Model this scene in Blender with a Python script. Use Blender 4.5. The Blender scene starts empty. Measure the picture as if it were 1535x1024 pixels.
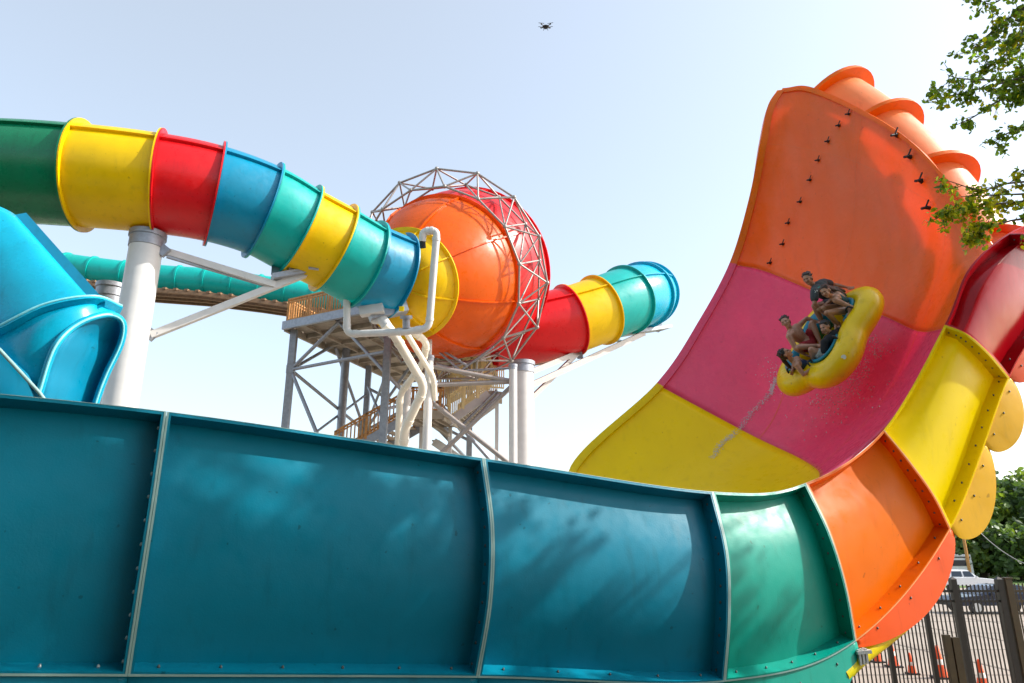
import bpy, math, random
from mathutils import Vector, Matrix, Euler
random.seed(7)
V = Vector
C = bpy.context.scene.collection
rad = math.radians
# ------------------------------------------------------------------ camera
F = 1050.0; CX, CY = 767.5, 512.0; PITCH = rad(17); CAMZ = 2.65
CAM = V((0, 0, CAMZ))
FW = V((0, math.cos(PITCH), math.sin(PITCH))); UPV = V((0, -math.sin(PITCH), math.cos(PITCH))); RT = V((1, 0, 0))
def P(px, py, D):            # a point at optical depth D metres
    return CAM + (FW + RT*((px-CX)/F) + UPV*((CY-py)/F))*D
def PY(px, py, Y):           # a point at forward distance Y metres
    d = FW + RT*((px-CX)/F) + UPV*((CY-py)/F)
    return CAM + d*(Y/d.y)
def PZ(px, py, z):           # a point at height z
    d = FW + RT*((px-CX)/F) + UPV*((CY-py)/F)
    return CAM + d*((z-CAMZ)/d.z)
cam = bpy.data.cameras.new('camera'); co = bpy.data.objects.new('camera', cam); C.objects.link(co)
co.location = CAM; co.rotation_euler = (rad(90)+PITCH, 0, 0)
cam.sensor_width = 36; cam.lens = F/1535*36; cam.clip_end = 2000; cam.clip_start = 0.05
bpy.context.scene.camera = co
# ------------------------------------------------------------------ light
SAZ, SEL = rad(90), rad(37)
SUN = V((math.sin(SAZ)*math.cos(SEL), math.cos(SAZ)*math.cos(SEL), math.sin(SEL)))
w = bpy.data.worlds.new('World'); bpy.context.scene.world = w; w.use_nodes = True
nt = w.node_tree; bg = nt.nodes['Background']
sk = nt.nodes.new('ShaderNodeTexSky'); sk.sky_type = 'NISHITA'; sk.sun_disc = False
sk.sun_elevation = SEL; sk.sun_rotation = SAZ; sk.altitude = 0; sk.air_density = 1.0; sk.dust_density = 2.2; sk.ozone_density = 2.0
nt.links.new(sk.outputs[0], bg.inputs[0]); bg.inputs[1].default_value = 0.12
b2 = nt.nodes.new('ShaderNodeBackground'); b2.inputs[0].default_value = (.160, .150, .100, 1); b2.inputs[1].default_value = 1.0   # thin summer haze over the whole sky
ad_ = nt.nodes.new('ShaderNodeAddShader'); nt.links.new(bg.outputs[0], ad_.inputs[0]); nt.links.new(b2.outputs[0], ad_.inputs[1])
nt.links.new(ad_.outputs[0], nt.nodes['World Output'].inputs[0])
sl = bpy.data.lights.new('sun', 'SUN'); sl.energy = 3.1; sl.angle = rad(0.55); sl.color = (1, .95, .87)
so = bpy.data.objects.new('sun', sl); C.objects.link(so); so.rotation_euler = SUN.to_track_quat('Z', 'Y').to_euler()
vs = bpy.context.scene.view_settings
vs.view_transform = 'Standard'; vs.look = 'None'; vs.gamma = 1; vs.exposure = 1.16
bpy.context.scene.cycles.max_bounces = 8
# ------------------------------------------------------------------ materials
def newmat(name):
    m = bpy.data.materials.new(name); m.use_nodes = True
    n = m.node_tree.nodes; return m, m.node_tree, n['Principled BSDF'], n['Material Output']
def noise(t, scale, detail=4, rough=.55, src='Object', stretch=None):
    tc = t.nodes.new('ShaderNodeTexCoord'); nz = t.nodes.new('ShaderNodeTexNoise')
    nz.inputs['Scale'].default_value = scale; nz.inputs['Detail'].default_value = detail; nz.inputs['Roughness'].default_value = rough
    if stretch:
        mp = t.nodes.new('ShaderNodeMapping'); mp.inputs['Scale'].default_value = stretch
        t.links.new(tc.outputs[src], mp.inputs[0]); t.links.new(mp.outputs[0], nz.inputs['Vector'])
    else: t.links.new(tc.outputs[src], nz.inputs['Vector'])
    return nz
def ramp(t, fac, c0, c1, p0=.3, p1=.7):
    r = t.nodes.new('ShaderNodeValToRGB'); r.color_ramp.elements[0].position = p0; r.color_ramp.elements[1].position = p1
    r.color_ramp.elements[0].color = (*c0, 1); r.color_ramp.elements[1].color = (*c1, 1)
    t.links.new(fac, r.inputs[0]); return r
def bump(t, p, fac, strength, dist):
    b = t.nodes.new('ShaderNodeBump'); b.inputs['Strength'].default_value = strength; b.inputs['Distance'].default_value = dist
    t.links.new(fac, b.inputs['Height']); t.links.new(b.outputs[0], p.inputs['Normal']); return b
def mul(c, k): return tuple(min(1, max(0, x*k)) for x in c)
def gel(name, c, rough=.28, trans=.18, weave=.25, var=.1, spec=.4):
    """glossy gel-coated fibreglass: faint blotches, faint weave, a little light through the sheet"""
    m, t, p, out = newmat(name)
    nz = noise(t, 1.3, 6)
    r = ramp(t, nz.outputs[0], mul(c, 1-var), mul(c, 1+var*.6))
    # thin run marks and dirt
    n2 = noise(t, 3.0, 5, .6, stretch=(2.2, 2.2, .35))
    r2 = ramp(t, n2.outputs[0], (1, 1, 1), (.72, .72, .69), .56, .76)
    mx = t.nodes.new('ShaderNodeMix'); mx.data_type = 'RGBA'; mx.blend_type = 'MULTIPLY'; mx.inputs[0].default_value = .7
    t.links.new(r.outputs[0], mx.inputs[6]); t.links.new(r2.outputs[0], mx.inputs[7])
    n6 = noise(t, 11, 1, .5); r6 = ramp(t, n6.outputs[0], (1, 1, 1), (.55, .52, .48), .755, .79)
    m6 = t.nodes.new('ShaderNodeMix'); m6.data_type = 'RGBA'; m6.blend_type = 'MULTIPLY'; m6.inputs[0].default_value = .8
    t.links.new(mx.outputs[2], m6.inputs[6]); t.links.new(r6.outputs[0], m6.inputs[7]); t.links.new(m6.outputs[2], p.inputs['Base Color'])
    n3 = noise(t, 5, 5); r3 = ramp(t, n3.outputs[0], (rough*.75,)*3, (rough*1.4,)*3)
    t.links.new(r3.outputs[0], p.inputs['Roughness'])
    n4 = noise(t, 55, 3, .6); n5 = noise(t, 1.1, 3)
    ad = t.nodes.new('ShaderNodeMath'); ad.operation = 'MULTIPLY_ADD'; ad.inputs[1].default_value = 14
    t.links.new(n5.outputs[0], ad.inputs[0]); t.links.new(n4.outputs[0], ad.inputs[2])
    bump(t, p, ad.outputs[0], weave, .004)
    p.inputs['Coat Weight'].default_value = .06; p.inputs['Coat Roughness'].default_value = .12; p.inputs['Specular IOR Level'].default_value = spec
    if trans:
        tr = t.nodes.new('ShaderNodeBsdfTranslucent'); tr.inputs[0].default_value = (*c, 1)
        ms = t.nodes.new('ShaderNodeMixShader'); ms.inputs[0].default_value = trans
        t.links.new(p.outputs[0], ms.inputs[1]); t.links.new(tr.outputs[0], ms.inputs[2]); t.links.new(ms.outputs[0], out.inputs[0])
    return m
def plain(name, c, rough=.5, metal=0, var=.12, scale=6, bmp=0, bscale=30, spec=.5):
    m, t, p, out = newmat(name)
    nz = noise(t, scale, 6); r = ramp(t, nz.outputs[0], mul(c, 1-var), mul(c, 1+var))
    t.links.new(r.outputs[0], p.inputs['Base Color'])
    p.inputs['Roughness'].default_value = rough; p.inputs['Metallic'].default_value = metal
    p.inputs['Specular IOR Level'].default_value = spec
    if bmp: n2 = noise(t, bscale, 5); bump(t, p, n2.outputs[0], bmp, .01)
    return m
def skinmat(name, c):
    m, t, p, out = newmat(name)
    nz = noise(t, 14, 5); r = ramp(t, nz.outputs[0], mul(c, .85), mul(c, 1.12)); t.links.new(r.outputs[0], p.inputs['Base Color'])
    p.inputs['Roughness'].default_value = .32; p.inputs['Subsurface Weight'].default_value = .08
    p.inputs['Subsurface Radius'].default_value = (.02, .008, .004); return m
def leafmat(name, c, tr=.45):
    m, t, p, out = newmat(name)
    g = t.nodes.new('ShaderNodeNewGeometry')
    r = ramp(t, g.outputs['Random Per Island'], mul(c, .6), mul(c, 1.5), 0, 1)
    t.links.new(r.outputs[0], p.inputs['Base Color']); p.inputs['Roughness'].default_value = .45
    tn = t.nodes.new('ShaderNodeBsdfTranslucent')
    mx = t.nodes.new('ShaderNodeMix'); mx.data_type = 'RGBA'; mx.blend_type = 'MULTIPLY'; mx.inputs[0].default_value = 1
    mx.inputs[7].default_value = (1.6, 1.5, .5, 1); t.links.new(r.outputs[0], mx.inputs[6]); t.links.new(mx.outputs[2], tn.inputs[0])
    ms = t.nodes.new('ShaderNodeMixShader'); ms.inputs[0].default_value = tr
    t.links.new(p.outputs[0], ms.inputs[1]); t.links.new(tn.outputs[0], ms.inputs[2]); t.links.new(ms.outputs[0], out.inputs[0])
    return m
M = {}
BLUE = (.000, .155, .290); TEAL = (.004, .36, .34); CYAN = (.0, .40, .60)
M['wallblue'] = gel('deep_blue_gelcoat', (.0, .205, .315), .38, .10, .3, .08, .25)
M['wallteal'] = gel('sea_green_gelcoat', (.0, .31, .235), .38, .12, .3, .08, .3)
M['blue'] = gel('blue_gelcoat', (.0, .25, .42), .36, .14)
M['cyan'] = gel('cyan_gelcoat', (.0, .42, .62), .26, .18)
M['teal'] = gel('teal_gelcoat', (.0, .42, .38), .36, .16)
M['green'] = gel('green_gelcoat', (.0, .18, .075), .28, .08)
M['yellow'] = gel('yellow_gelcoat', (.88, .58, .0), .34, .22, .25, .1, .3)
M['lemon'] = gel('lemon_gelcoat', (.90, .74, .0), .3, .45, .2, .05, .25)
M['funnelorange'] = gel('funnel_orange_gelcoat', (.86, .135, .0), .3, .35)
M['red'] = gel('red_gelcoat', (.74, .008, .012), .32, .22)
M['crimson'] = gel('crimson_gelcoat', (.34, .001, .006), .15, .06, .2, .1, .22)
M['orange'] = gel('orange_gelcoat', (.88, .20, .0), .25, .3)
M['deeporange'] = gel('deep_orange_gelcoat', (.88, .18, .0), .36, .25, .25, .1, .25)
M['wallorange'] = gel('wave_orange_gelcoat', (.92, .22, .014), .28, .45, .3, .07, .6)
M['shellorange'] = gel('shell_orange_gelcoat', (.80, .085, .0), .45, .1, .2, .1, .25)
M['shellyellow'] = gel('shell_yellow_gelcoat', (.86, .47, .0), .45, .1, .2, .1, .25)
M['glareorange'] = gel('sun_glare_orange_gelcoat', (.90, .28, .08), .4, .25)  # sun glare painted into the back shell as paler orange; seams share it
def runs(m, c, amt):          # pale mineral runs left by the spray water, on orange also painted-in sky sheen
    t = m.node_tree; p = t.nodes['Principled BSDF']; lk = p.inputs['Base Color'].links[0].from_socket
    nz = noise(t, 1.0, 7, .62, stretch=(2.6, 2.6, .22)); r = ramp(t, nz.outputs[0], (0, 0, 0), (amt, amt, amt), .42, .72)
    mx = t.nodes.new('ShaderNodeMix'); mx.data_type = 'RGBA'; t.links.new(r.outputs[0], mx.inputs[0]); t.links.new(lk, mx.inputs[6]); mx.inputs[7].default_value = (*c, 1); t.links.new(mx.outputs[2], p.inputs['Base Color'])
runs(M['wallorange'], (.92, .36, .15), .4)
M['pink'] = gel('pink_gelcoat', (.86, .105, .25), .26, .42, .3, .07, .6)
M['paleedge'] = plain('raw_laminate_edge', (.26, .42, .40), .5)
M['paleedge_orange'] = plain('raw_laminate_edge_orange', (.80, .34, .12), .5)
M['paletrim'] = plain('pale_cyan_edge', (.25, .72, .80), .4)
M['white'] = plain('white_painted_steel', (.62, .61, .59), .45, 0, .06, 3)
M['galv'] = plain('galvanised_steel', (.31, .33, .37), .45, .35, .15, 9)
M['tube_steel'] = plain('pale_truss_steel', (.32, .29, .27), .4, .3, .1, 9)
M['under'] = plain('tan_deck_underside', (.36, .31, .24), .75, 0, .2, 3)
M['pvc'] = plain('cream_pipe_plastic', (.78, .72, .60), .4, 0, .06, 2)
M['wood'] = plain('stained_timber', (.48, .22, .06), .6, 0, .25, 7)
M['palewood'] = plain('pale_rail_timber', (.88, .74, .38), .6, 0, .15, 7)
M['brown'] = plain('weathered_brown_beam', (.22, .13, .07), .7, 0, .25, 7)
M['black'] = plain('black_rubber', (.012, .012, .014), .6)
M['bolt'] = plain('dull_bolt_steel', (.10, .11, .11), .5, .6)
M['boltlight'] = plain('zinc_bolt_steel', (.45, .5, .5), .4, .6)
M['bronze'] = plain('bronze_fence_paint', (.014, .011, .008), .4, 0, .2, 8)
M['bronzelight'] = plain('bronze_gate_paint', (.06, .04, .010), .45, 0, .2, 8)
M['raft'] = gel('yellow_raft_vinyl', (.86, .56, .0), .30, .0, .15)
M['raftblue'] = gel('teal_raft_vinyl', (.0, .20, .30), .4, .0, .1)
M['valve'] = plain('white_plastic', (.7, .75, .68), .4)
M['glass'] = plain('tinted_car_glass', (.02, .03, .045), .06, 0, .1)
M['carwhite'] = plain('white_car_paint', (.72, .73, .75), .2, 0, .03)
M['carnavy'] = plain('navy_car_paint', (.012, .020, .045), .15, 0, .1)
M['chrome'] = plain('silver_wheel', (.55, .56, .58), .3, .7)
M['coneorange'] = plain('cone_orange', (.85, .10, .015), .5, 0, .12)
M['conewhite'] = plain('cone_white', (.75, .72, .66), .4)
M['bark'] = plain('grey_bark', (.13, .10, .08), .85, 0, .3, 10, .5, 12)
M['leaf'] = leafmat('leaf', (.12, .22, .03), .6)
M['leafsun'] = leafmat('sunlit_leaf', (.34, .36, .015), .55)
M['leafdark'] = leafmat('far_leaf', (.065, .12, .034), .3)
M['leaffresh'] = leafmat('far_fresh_leaf', (.13, .20, .035), .35)
M['lamp'] = plain('lamp_lens', (.7, .12, .05), .2)

# ------------------------------------------------------------------ mesh builder
class MB:
    def __init__(s): s.v = []; s.f = []; s.sm = []
    def add(s, vs, fs, smooth=True):
        b = len(s.v); s.v += [V(x) for x in vs]
        for q in fs: s.f.append(tuple(b+i for i in q)); s.sm.append(smooth)
    def grid(s, rows, closed=False, smooth=True):
        n, m = len(rows), len(rows[0]); vs = [p for r in rows for p in r]; fs = []
        for i in range(n-1):
            for j in range(m if closed else m-1):
                k = (j+1) % m; fs.append((i*m+j, i*m+k, (i+1)*m+k, (i+1)*m+j))
        s.add(vs, fs, smooth); return s
    def tube(s, pts, r, seg=8, caps=True, smooth=True):
        pts = [V(p) for p in pts]; n = len(pts); rs = r if isinstance(r, (list, tuple)) else [r]*n
        rows = []; fr = frames(pts)
        for p, (tg, a, b), rr in zip(pts, fr, rs):
            rows.append([p+(a*math.cos(2*math.pi*k/seg)+b*math.sin(2*math.pi*k/seg))*rr for k in range(seg)])
        s.grid(rows, True, smooth)
        if caps:
            s.add(rows[0], [tuple(range(seg))], False); s.add(rows[-1], [tuple(reversed(range(seg)))], False)
        return s
    def beam(s, a, b, w, h, up=V((0, 0, 1))):
        a, b = V(a), V(b); t = (b-a).normalized(); x = t.cross(up)
        if x.length < 1e-4: x = t.cross(V((0, 1, 0)))
        x.normalize(); y = x.cross(t).normalized(); x *= w/2; y *= h/2
        vs = [a-x-y, a+x-y, a+x+y, a-x+y, b-x-y, b+x-y, b+x+y, b-x+y]
        s.add(vs, [(3, 2, 1, 0), (4, 5, 6, 7), (0, 1, 5, 4), (1, 2, 6, 5), (2, 3, 7, 6), (3, 0, 4, 7)], False); return s
    def box(s, c, sx, sy, sz, rot=None):
        c = V(c); q = []
        for z in (-1, 1):
            for x, y in ((-1, -1), (1, -1), (1, 1), (-1, 1)):
                p = V((x*sx/2, y*sy/2, z*sz/2)); q.append(c+(rot @ p if rot else p))
        s.add(q, [(3, 2, 1, 0), (4, 5, 6, 7), (0, 1, 5, 4), (1, 2, 6, 5), (2, 3, 7, 6), (3, 0, 4, 7)], False); return s
    def sphere(s, c, r, seg=12, rings=8, sc=(1, 1, 1), R=None):
        c = V(c); rows = []
        for i in range(rings+1):
            th = math.pi*i/rings; rr = max(math.sin(th), 1e-3); row = []
            for k in range(seg):
                ph = 2*math.pi*k/seg
                p = V((rr*math.cos(ph)*sc[0], rr*math.sin(ph)*sc[1], math.cos(th)*sc[2]))*r
                row.append(c+(R @ p if R else p))
            rows.append(row)
        s.grid(rows, True); 
        s.add(rows[0], [tuple(range(seg))]); s.add(rows[-1], [tuple(reversed(range(seg)))]); return s
    def cone(s, a, b, ra, rb, seg=12):      # capsule with two radii, closed
        a, b = V(a), V(b); t = b-a; L = t.length
        if L < 1e-5: return s.sphere(a, max(ra, rb))
        t /= L; x = t.orthogonal().normalized(); y = t.cross(x); rows = []
        for i in range(5):
            th = math.pi/2*(i/4.0); rows.append((a-t*ra*math.cos(th), max(ra*math.sin(th), ra*.02)))
        for i in range(5):
            th = math.pi/2*(1-i/4.0); rows.append((b+t*rb*math.cos(th), max(rb*math.sin(th), rb*.02)))
        g = [[p+(x*math.cos(2*math.pi*k/seg)+y*math.sin(2*math.pi*k/seg))*r for k in range(seg)] for p, r in rows]
        vs = [p for r in g for p in r]; fs = []
        for i in range(len(g)-1):
            for j in range(seg): k = (j+1) % seg; fs.append((i*seg+j, i*seg+k, (i+1)*seg+k, (i+1)*seg+j))
        fs.append(tuple(reversed(range(seg)))); o = (len(g)-1)*seg; fs.append(tuple(o+k for k in range(seg)))
        s.add(vs, fs); return s
def frames(pts):
    n = len(pts); out = []; prev = None
    for i in range(n):
        t = (pts[min(i+1, n-1)]-pts[max(i-1, 0)]).normalized()
        if prev is None:
            a = t.cross(V((0, 0, 1)))
            if a.length < .05: a = t.cross(V((0, 1, 0)))
            a.normalize()
        else: a = (prev-t*prev.dot(t)).normalized()
        prev = a; out.append((t, a, t.cross(a)))
    return out
def cr(p0, p1, p2, p3, t):
    return .5*((2*p1)+(p2-p0)*t+(2*p0-5*p1+4*p2-p3)*t*t+(3*p1-p0-3*p2+p3)*t*t*t)
def spl(pts, x):            # Catmull-Rom through pts, x in 0..n-1
    n = len(pts); i = max(0, min(n-2, int(math.floor(x)))); t = x-i
    p1, p2 = pts[i], pts[i+1]
    p0 = pts[i-1] if i > 0 else 2*p1-p2
    p3 = pts[i+2] if i+2 < n else 2*p2-p1
    return cr(p0, p1, p2, p3, t)
def dense(pts, k): return [spl(pts, i/k) for i in range((len(pts)-1)*k+1)]
def lin(a, b, n): return [a+(b-a)*i/(n-1) for i in range(n)]
def wloc(o):
    l = V((0, 0, 0))
    while o is not None: l = l+o.location; o = o.parent
    return l
def obj(name, mb, mat, parent=None, label=None, solid=0, flip=False):
    me = bpy.data.meshes.new(name); off = wloc(parent) if parent else V((0, 0, 0))
    me.from_pydata([tuple(p-off) for p in mb.v], [], [tuple(reversed(f)) for f in mb.f] if flip else mb.f); me.update()
    me.polygons.foreach_set('use_smooth', mb.sm)
    if mat: me.materials.append(mat)
    o = bpy.data.objects.new(name, me); C.objects.link(o)
    if parent: o.parent = parent
    if label: o['label'] = label
    if solid:
        md = o.modifiers.new('thickness', 'SOLIDIFY'); md.thickness = solid; md.offset = 0
    return o
def thing(name, label, cat, loc=(0, 0, 0), group=None):
    o = bpy.data.objects.new(name, None); C.objects.link(o); o.location = loc; o.empty_display_size = .3
    o['label'] = label; o['category'] = cat
    if group: o['group'] = group
    return o
def tag(o, label, cat, group=None, kind=None):
    o['label'] = label; o['category'] = cat
    if group: o['group'] = group
    if kind: o['kind'] = kind
    return o
def struct(name, mb, mat, kind='structure'):
    o = obj(name, mb, mat); o['kind'] = kind; return o
def copy_tree(o, parent=None):
    c = o.copy(); C.objects.link(c)
    if parent: c.parent = parent
    for ch in [x for x in bpy.data.objects if x.parent == o]: copy_tree(ch, c)
    return c

# ================================================================== SETTING: ground
gm, t, p, out = newmat('pale_concrete')
nz = noise(t, .25, 8, .65); r = ramp(t, nz.outputs[0], (.27, .225, .18), (.38, .32, .265)); 
n2 = noise(t, 30, 5); r2 = ramp(t, n2.outputs[0], (.88, .88, .88), (1.0, 1.0, 1.0))
mx = t.nodes.new('ShaderNodeMix'); mx.data_type = 'RGBA'; mx.blend_type = 'MULTIPLY'; mx.inputs[0].default_value = 1
t.links.new(r.outputs[0], mx.inputs[6]); t.links.new(r2.outputs[0], mx.inputs[7]); t.links.new(mx.outputs[2], p.inputs['Base Color'])
p.inputs['Roughness'].default_value = .85; bump(t, p, n2.outputs[0], .3, .01)
g = MB(); g.add([(-900, -300, 0), (900, -300, 0), (900, 1200, 0), (-900, 1200, 0)], [(0, 1, 2, 3)]); struct('ground', g, gm)
lm = plain('dark_mulch', (.045, .035, .022), .95, 0, .4, 5, 1, 20)
g = MB(); g.add([(-60, -60, .008), (7.2, -60, .008), (7.2, 12.6, .008), (-60, 12.6, .008)], [(0, 1, 2, 3)]); struct('mulch_bed', g, lm)
jm = plain('joint_seal', (.10, .085, .07), .9)
g = MB()
for y in (17.8, 22.4, 27, 31.6, 34.4): g.box((14, y, .004), 50, .05, .004)
for x in (-10, -2, 6, 12, 16, 20, 28): g.box((x, 26, .006), .05, 17, .004)
struct('pavement_joints', g, jm)
gr, t, p, out = newmat('mown_grass')
nz = noise(t, 1.2, 8, .7); r = ramp(t, nz.outputs[0], (.05, .11, .015), (.13, .22, .035)); t.links.new(r.outputs[0], p.inputs['Base Color'])
p.inputs['Roughness'].default_value = .9; n2 = noise(t, 14, 5); bump(t, p, n2.outputs[0], .8, .1)
g = MB(); rows = []
for i in range(14):
    y = 64+i*8; rows.append([V((x, y, .02+max(0, (i-1))*.28+.25*math.sin(x*.13+i))) if i else V((x, y, .01)) for x in range(-160, 281, 8)])
g.grid(rows); struct('grass_bank', g, gr)

# ================================================================== WAVE SLIDE (big half bowl)
wave = thing('wave_slide', 'huge open wave slide with orange, pink and yellow bowl and deep blue outer wall', 'water slide', (3, 10, 0))
# stations along the near rim: four points from rim (t=0) to lower flange (t=1): pixel x, y and distance
ST = [
 [(-330, 560, 4.95), (-345, 705, 4.85), (-362, 860, 4.85), (-382, 1012, 4.95)],
 [(250, 617, 6.35), (232, 745, 6.2), (211, 882, 6.2), (191, 1014, 6.35)],
 [(725, 687, 7.75), (738, 790, 7.52), (735, 900, 7.52), (716, 1016, 7.75)],
 [(1068, 737, 8.75), (1090, 830, 8.5), (1093, 925, 8.5), (1086, 1022, 8.75)],
 [(1208, 724, 9.6), (1243, 797, 9.35), (1268, 878, 9.4), (1283, 961, 9.7)],
 [(1325, 644, 10.2), (1363, 690, 10.0), (1399, 740, 10.1), (1425, 792, 10.5)],
 [(1416, 487, 10.6), (1450, 501, 10.4), (1483, 530, 10.55), (1513, 566, 11.0)],
 [(1452, 403, 10.8), (1492, 412, 10.6), (1532, 440, 10.8), (1566, 480, 11.3)],
 [(1512, 350, 11.1), (1542, 352, 10.9), (1580, 372, 11.2), (1612, 400, 11.7)],
 [(1590, 318, 11.4), (1612, 318, 11.3), (1640, 330, 11.6), (1668, 350, 12.0)],
]
SP = [[PY(*q) for q in row] for row in ST]
def O(s, tt):
    col = [spl([SP[i][k] for i in range(len(SP))], s) for k in range(4)]
    return spl(col, tt*3)
def ON(s, tt):
    e = .03
    a = O(min(s+e, 9), tt)-O(max(s-e, 0), tt); b = O(s, min(tt+e, 1))-O(s, max(tt-e, 0))
    n = a.cross(b).normalized()
    if n.dot(CAM-O(s, tt)) < 0: n = -n
    return n
PD = .20
def skin(s, tt): return O(s, tt)-ON(s, tt)*PD
bolt_mesh = MB(); bolt_mesh.cone((0, 0, 0), (0, 0, .008), .014, .012, 8)
bolt_me = None
def add_bolt(p, parent, mat):
    global bolt_me
    if bolt_me is None:
        bolt_me = {}
    if mat.name not in bolt_me:
        me = bpy.data.meshes.new('bolt'); me.from_pydata([tuple(x) for x in bolt_mesh.v], [], bolt_mesh.f); me.materials.append(mat); bolt_me[mat.name] = me
    o = bpy.data.objects.new('bolt', bolt_me[mat.name]); C.objects.link(o); o.parent = parent; o.location = p-wloc(parent); return o
def pan(s0, s1, mat, label, edge, nb=8, b_end=True, bmat=None, mbolts=5):
    N = 28; T = 20; g = MB(); ss = lin(s0+.004, s1-.004, N); ts = lin(0.0, 1.0, T)
    g.grid([[skin(s, tt) for tt in ts] for s in ss])
    panel = obj('side_panel', g, mat, wave, label)
    fl = MB(); th = .035
    for s, sg in ((s0+.002, 1), (s1-.002, -1)):   # ring flanges at both ends, thick
        for off in (0, ):
            inner = [skin(s, tt) for tt in ts]; outer = [O(s, tt) for tt in ts]
            d = (O(s+sg*.05, .5)-O(s, .5)).normalized()*th
            fl.grid([inner, outer]); fl.grid([[q+d for q in inner], [q+d for q in outer]]); fl.grid([outer, [q+d for q in outer]])
    for tt, sg in ((0, 1), (1, -1)):              # rim flange and lower flange
        inner = [skin(s, tt) for s in ss]; outer = [O(s, tt) for s in ss]
        d = [(O(s, abs(tt-.1))-O(s, tt)).normalized()*th for s in ss]
        fl.grid([inner, outer]); fl.grid([[a+b for a, b in zip(inner, d)], [a+b for a, b in zip(outer, d)]]); fl.grid([outer, [a+b for a, b in zip(outer, d)]])
    obj('flange', fl, mat, panel)
    ed = MB()                                     # pale trimmed laminate edge on the ring joint and lower flange
    for s, sg in ((s0+.002, 1), (s1-.002, -1)):
        d = (O(s+sg*.05, .5)-O(s, .5)).normalized()
        a = [O(s, tt)+ON(s, tt)*.003-d*.004 for tt in ts]; b = [O(s, tt)+ON(s, tt)*.003+d*.014 for tt in ts]
        ed.grid([a, b])
    a = [O(s, 1)+ON(s, 1)*.003 for s in ss]; b = [O(s, 1)+ON(s, 1)*.003+(O(s, .9)-O(s, 1)).normalized()*.02 for s in ss]; ed.grid([a, b])
    a = [O(s, 0)+ON(s, 0)*.003 for s in ss]; b = [O(s, 0)+ON(s, 0)*.003+(O(s, .1)-O(s, 0)).normalized()*.006 for s in ss]; ed.grid([a, b])
    obj('flange_edge', ed, edge, panel)
    for k in range(nb):
        tt = (k+.6)/nb
        s = s1-.002; d = (O(s-.05, .5)-O(s, .5)).normalized()
        add_bolt(O(s, tt)-ON(s, tt)*PD*.5+d*(th+.004), panel, bmat or M['bolt'])
    for k in range(mbolts):
        s = s0+(s1-s0)*(k+.5)/mbolts
        add_bolt(O(s, 1)-ON(s, 1)*PD*.5+(O(s, .9)-O(s, 1)).normalized()*(th+.004), panel, bmat or M['bolt'])
    return panel
pan(0, 1, M['wallblue'], 'deep blue wall panel at the left edge, mostly in shade', M['paleedge'], 11, bmat=M['boltlight'], mbolts=6)
pan(1, 2, M['wallblue'], 'wide deep blue wall panel with streaks of sunlight', M['paleedge'], 11, mbolts=6)
pan(2, 3, M['wallblue'], 'deep blue wall panel with a bright sunlit corner', M['paleedge'], 11)
pan(3, 4, M['wallteal'], 'sea green wall panel', M['paleedge'], 10)
pan(4, 5, M['deeporange'], 'orange wall panel curving upwards', M['paleedge_orange'], 9)
pan(5, 6, M['lemon'], 'yellow wall panel with dark bolts', M['lemon'], 9, mbolts=9)
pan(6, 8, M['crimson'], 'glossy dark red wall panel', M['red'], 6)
pan(8, 9, M['red'], 'red wall panel at the right end', M['red'], 4, mbolts=3)
# lower shells that bulge beyond the lower flange
def lower(segs, mat, bmax, label):
    for (s0, s1) in segs:
        g = MB(); rows = []; A_, B_ = [], []
        for i in range(33):
            x = i/32; s = s0+(s1-s0)*x
            m = O(s, 1); n = (O(s, 1)-CAM).normalized()*-1; d = O(s, 1)-O(s, .25); d = (d-n*d.dot(n)).normalized()
            b = .07+bmax*math.sin(math.pi*min(max(x, .001), .999)**(1.45 if s0 == 4 else 1))**.58; c = b*.9
            A_.append(m-d*.02-n*.03); B_.append(m+d*b-n*.10)
            rows.append([m-n*.06+d*c*math.sin(a)-n*c*1.3*(1-math.cos(a)) for a in lin(0, math.pi*.85, 14)])
        g.grid(rows); sh = obj('lower_shell', g, mat, wave, label, solid=.02)
        e = MB(); k = (A_[16]-CAM).normalized()*.04
        e.grid([A_, B_]); e.grid([[q+k for q in A_], [q+k for q in B_]]); e.grid([B_, [q+k for q in B_]]); pf = obj('scalloped_flange', e, mat, sh)
        for j in range(6, 32, 10): add_bolt(A_[j]*.72+B_[j]*.28+(CAM-A_[j]).normalized()*.004, sh, M['bolt'])
lower([(0, 1), (1, 2), (2, 3)], M['wallblue'], .5, 'deep blue underside shell')
lower([(3, 4)], M['wallteal'], .55, 'sea green underside shell')
lower([(4, 5)], M['shellorange'], .33, 'deep orange underside crescent')
lower([(5, 5.52), (5.52, 6)], M['shellyellow'], .42, 'yellow underside crescent')
lower([(6, 7), (7, 8), (8, 9)], M['shellorange'], .4, 'orange underside crescent')
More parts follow.
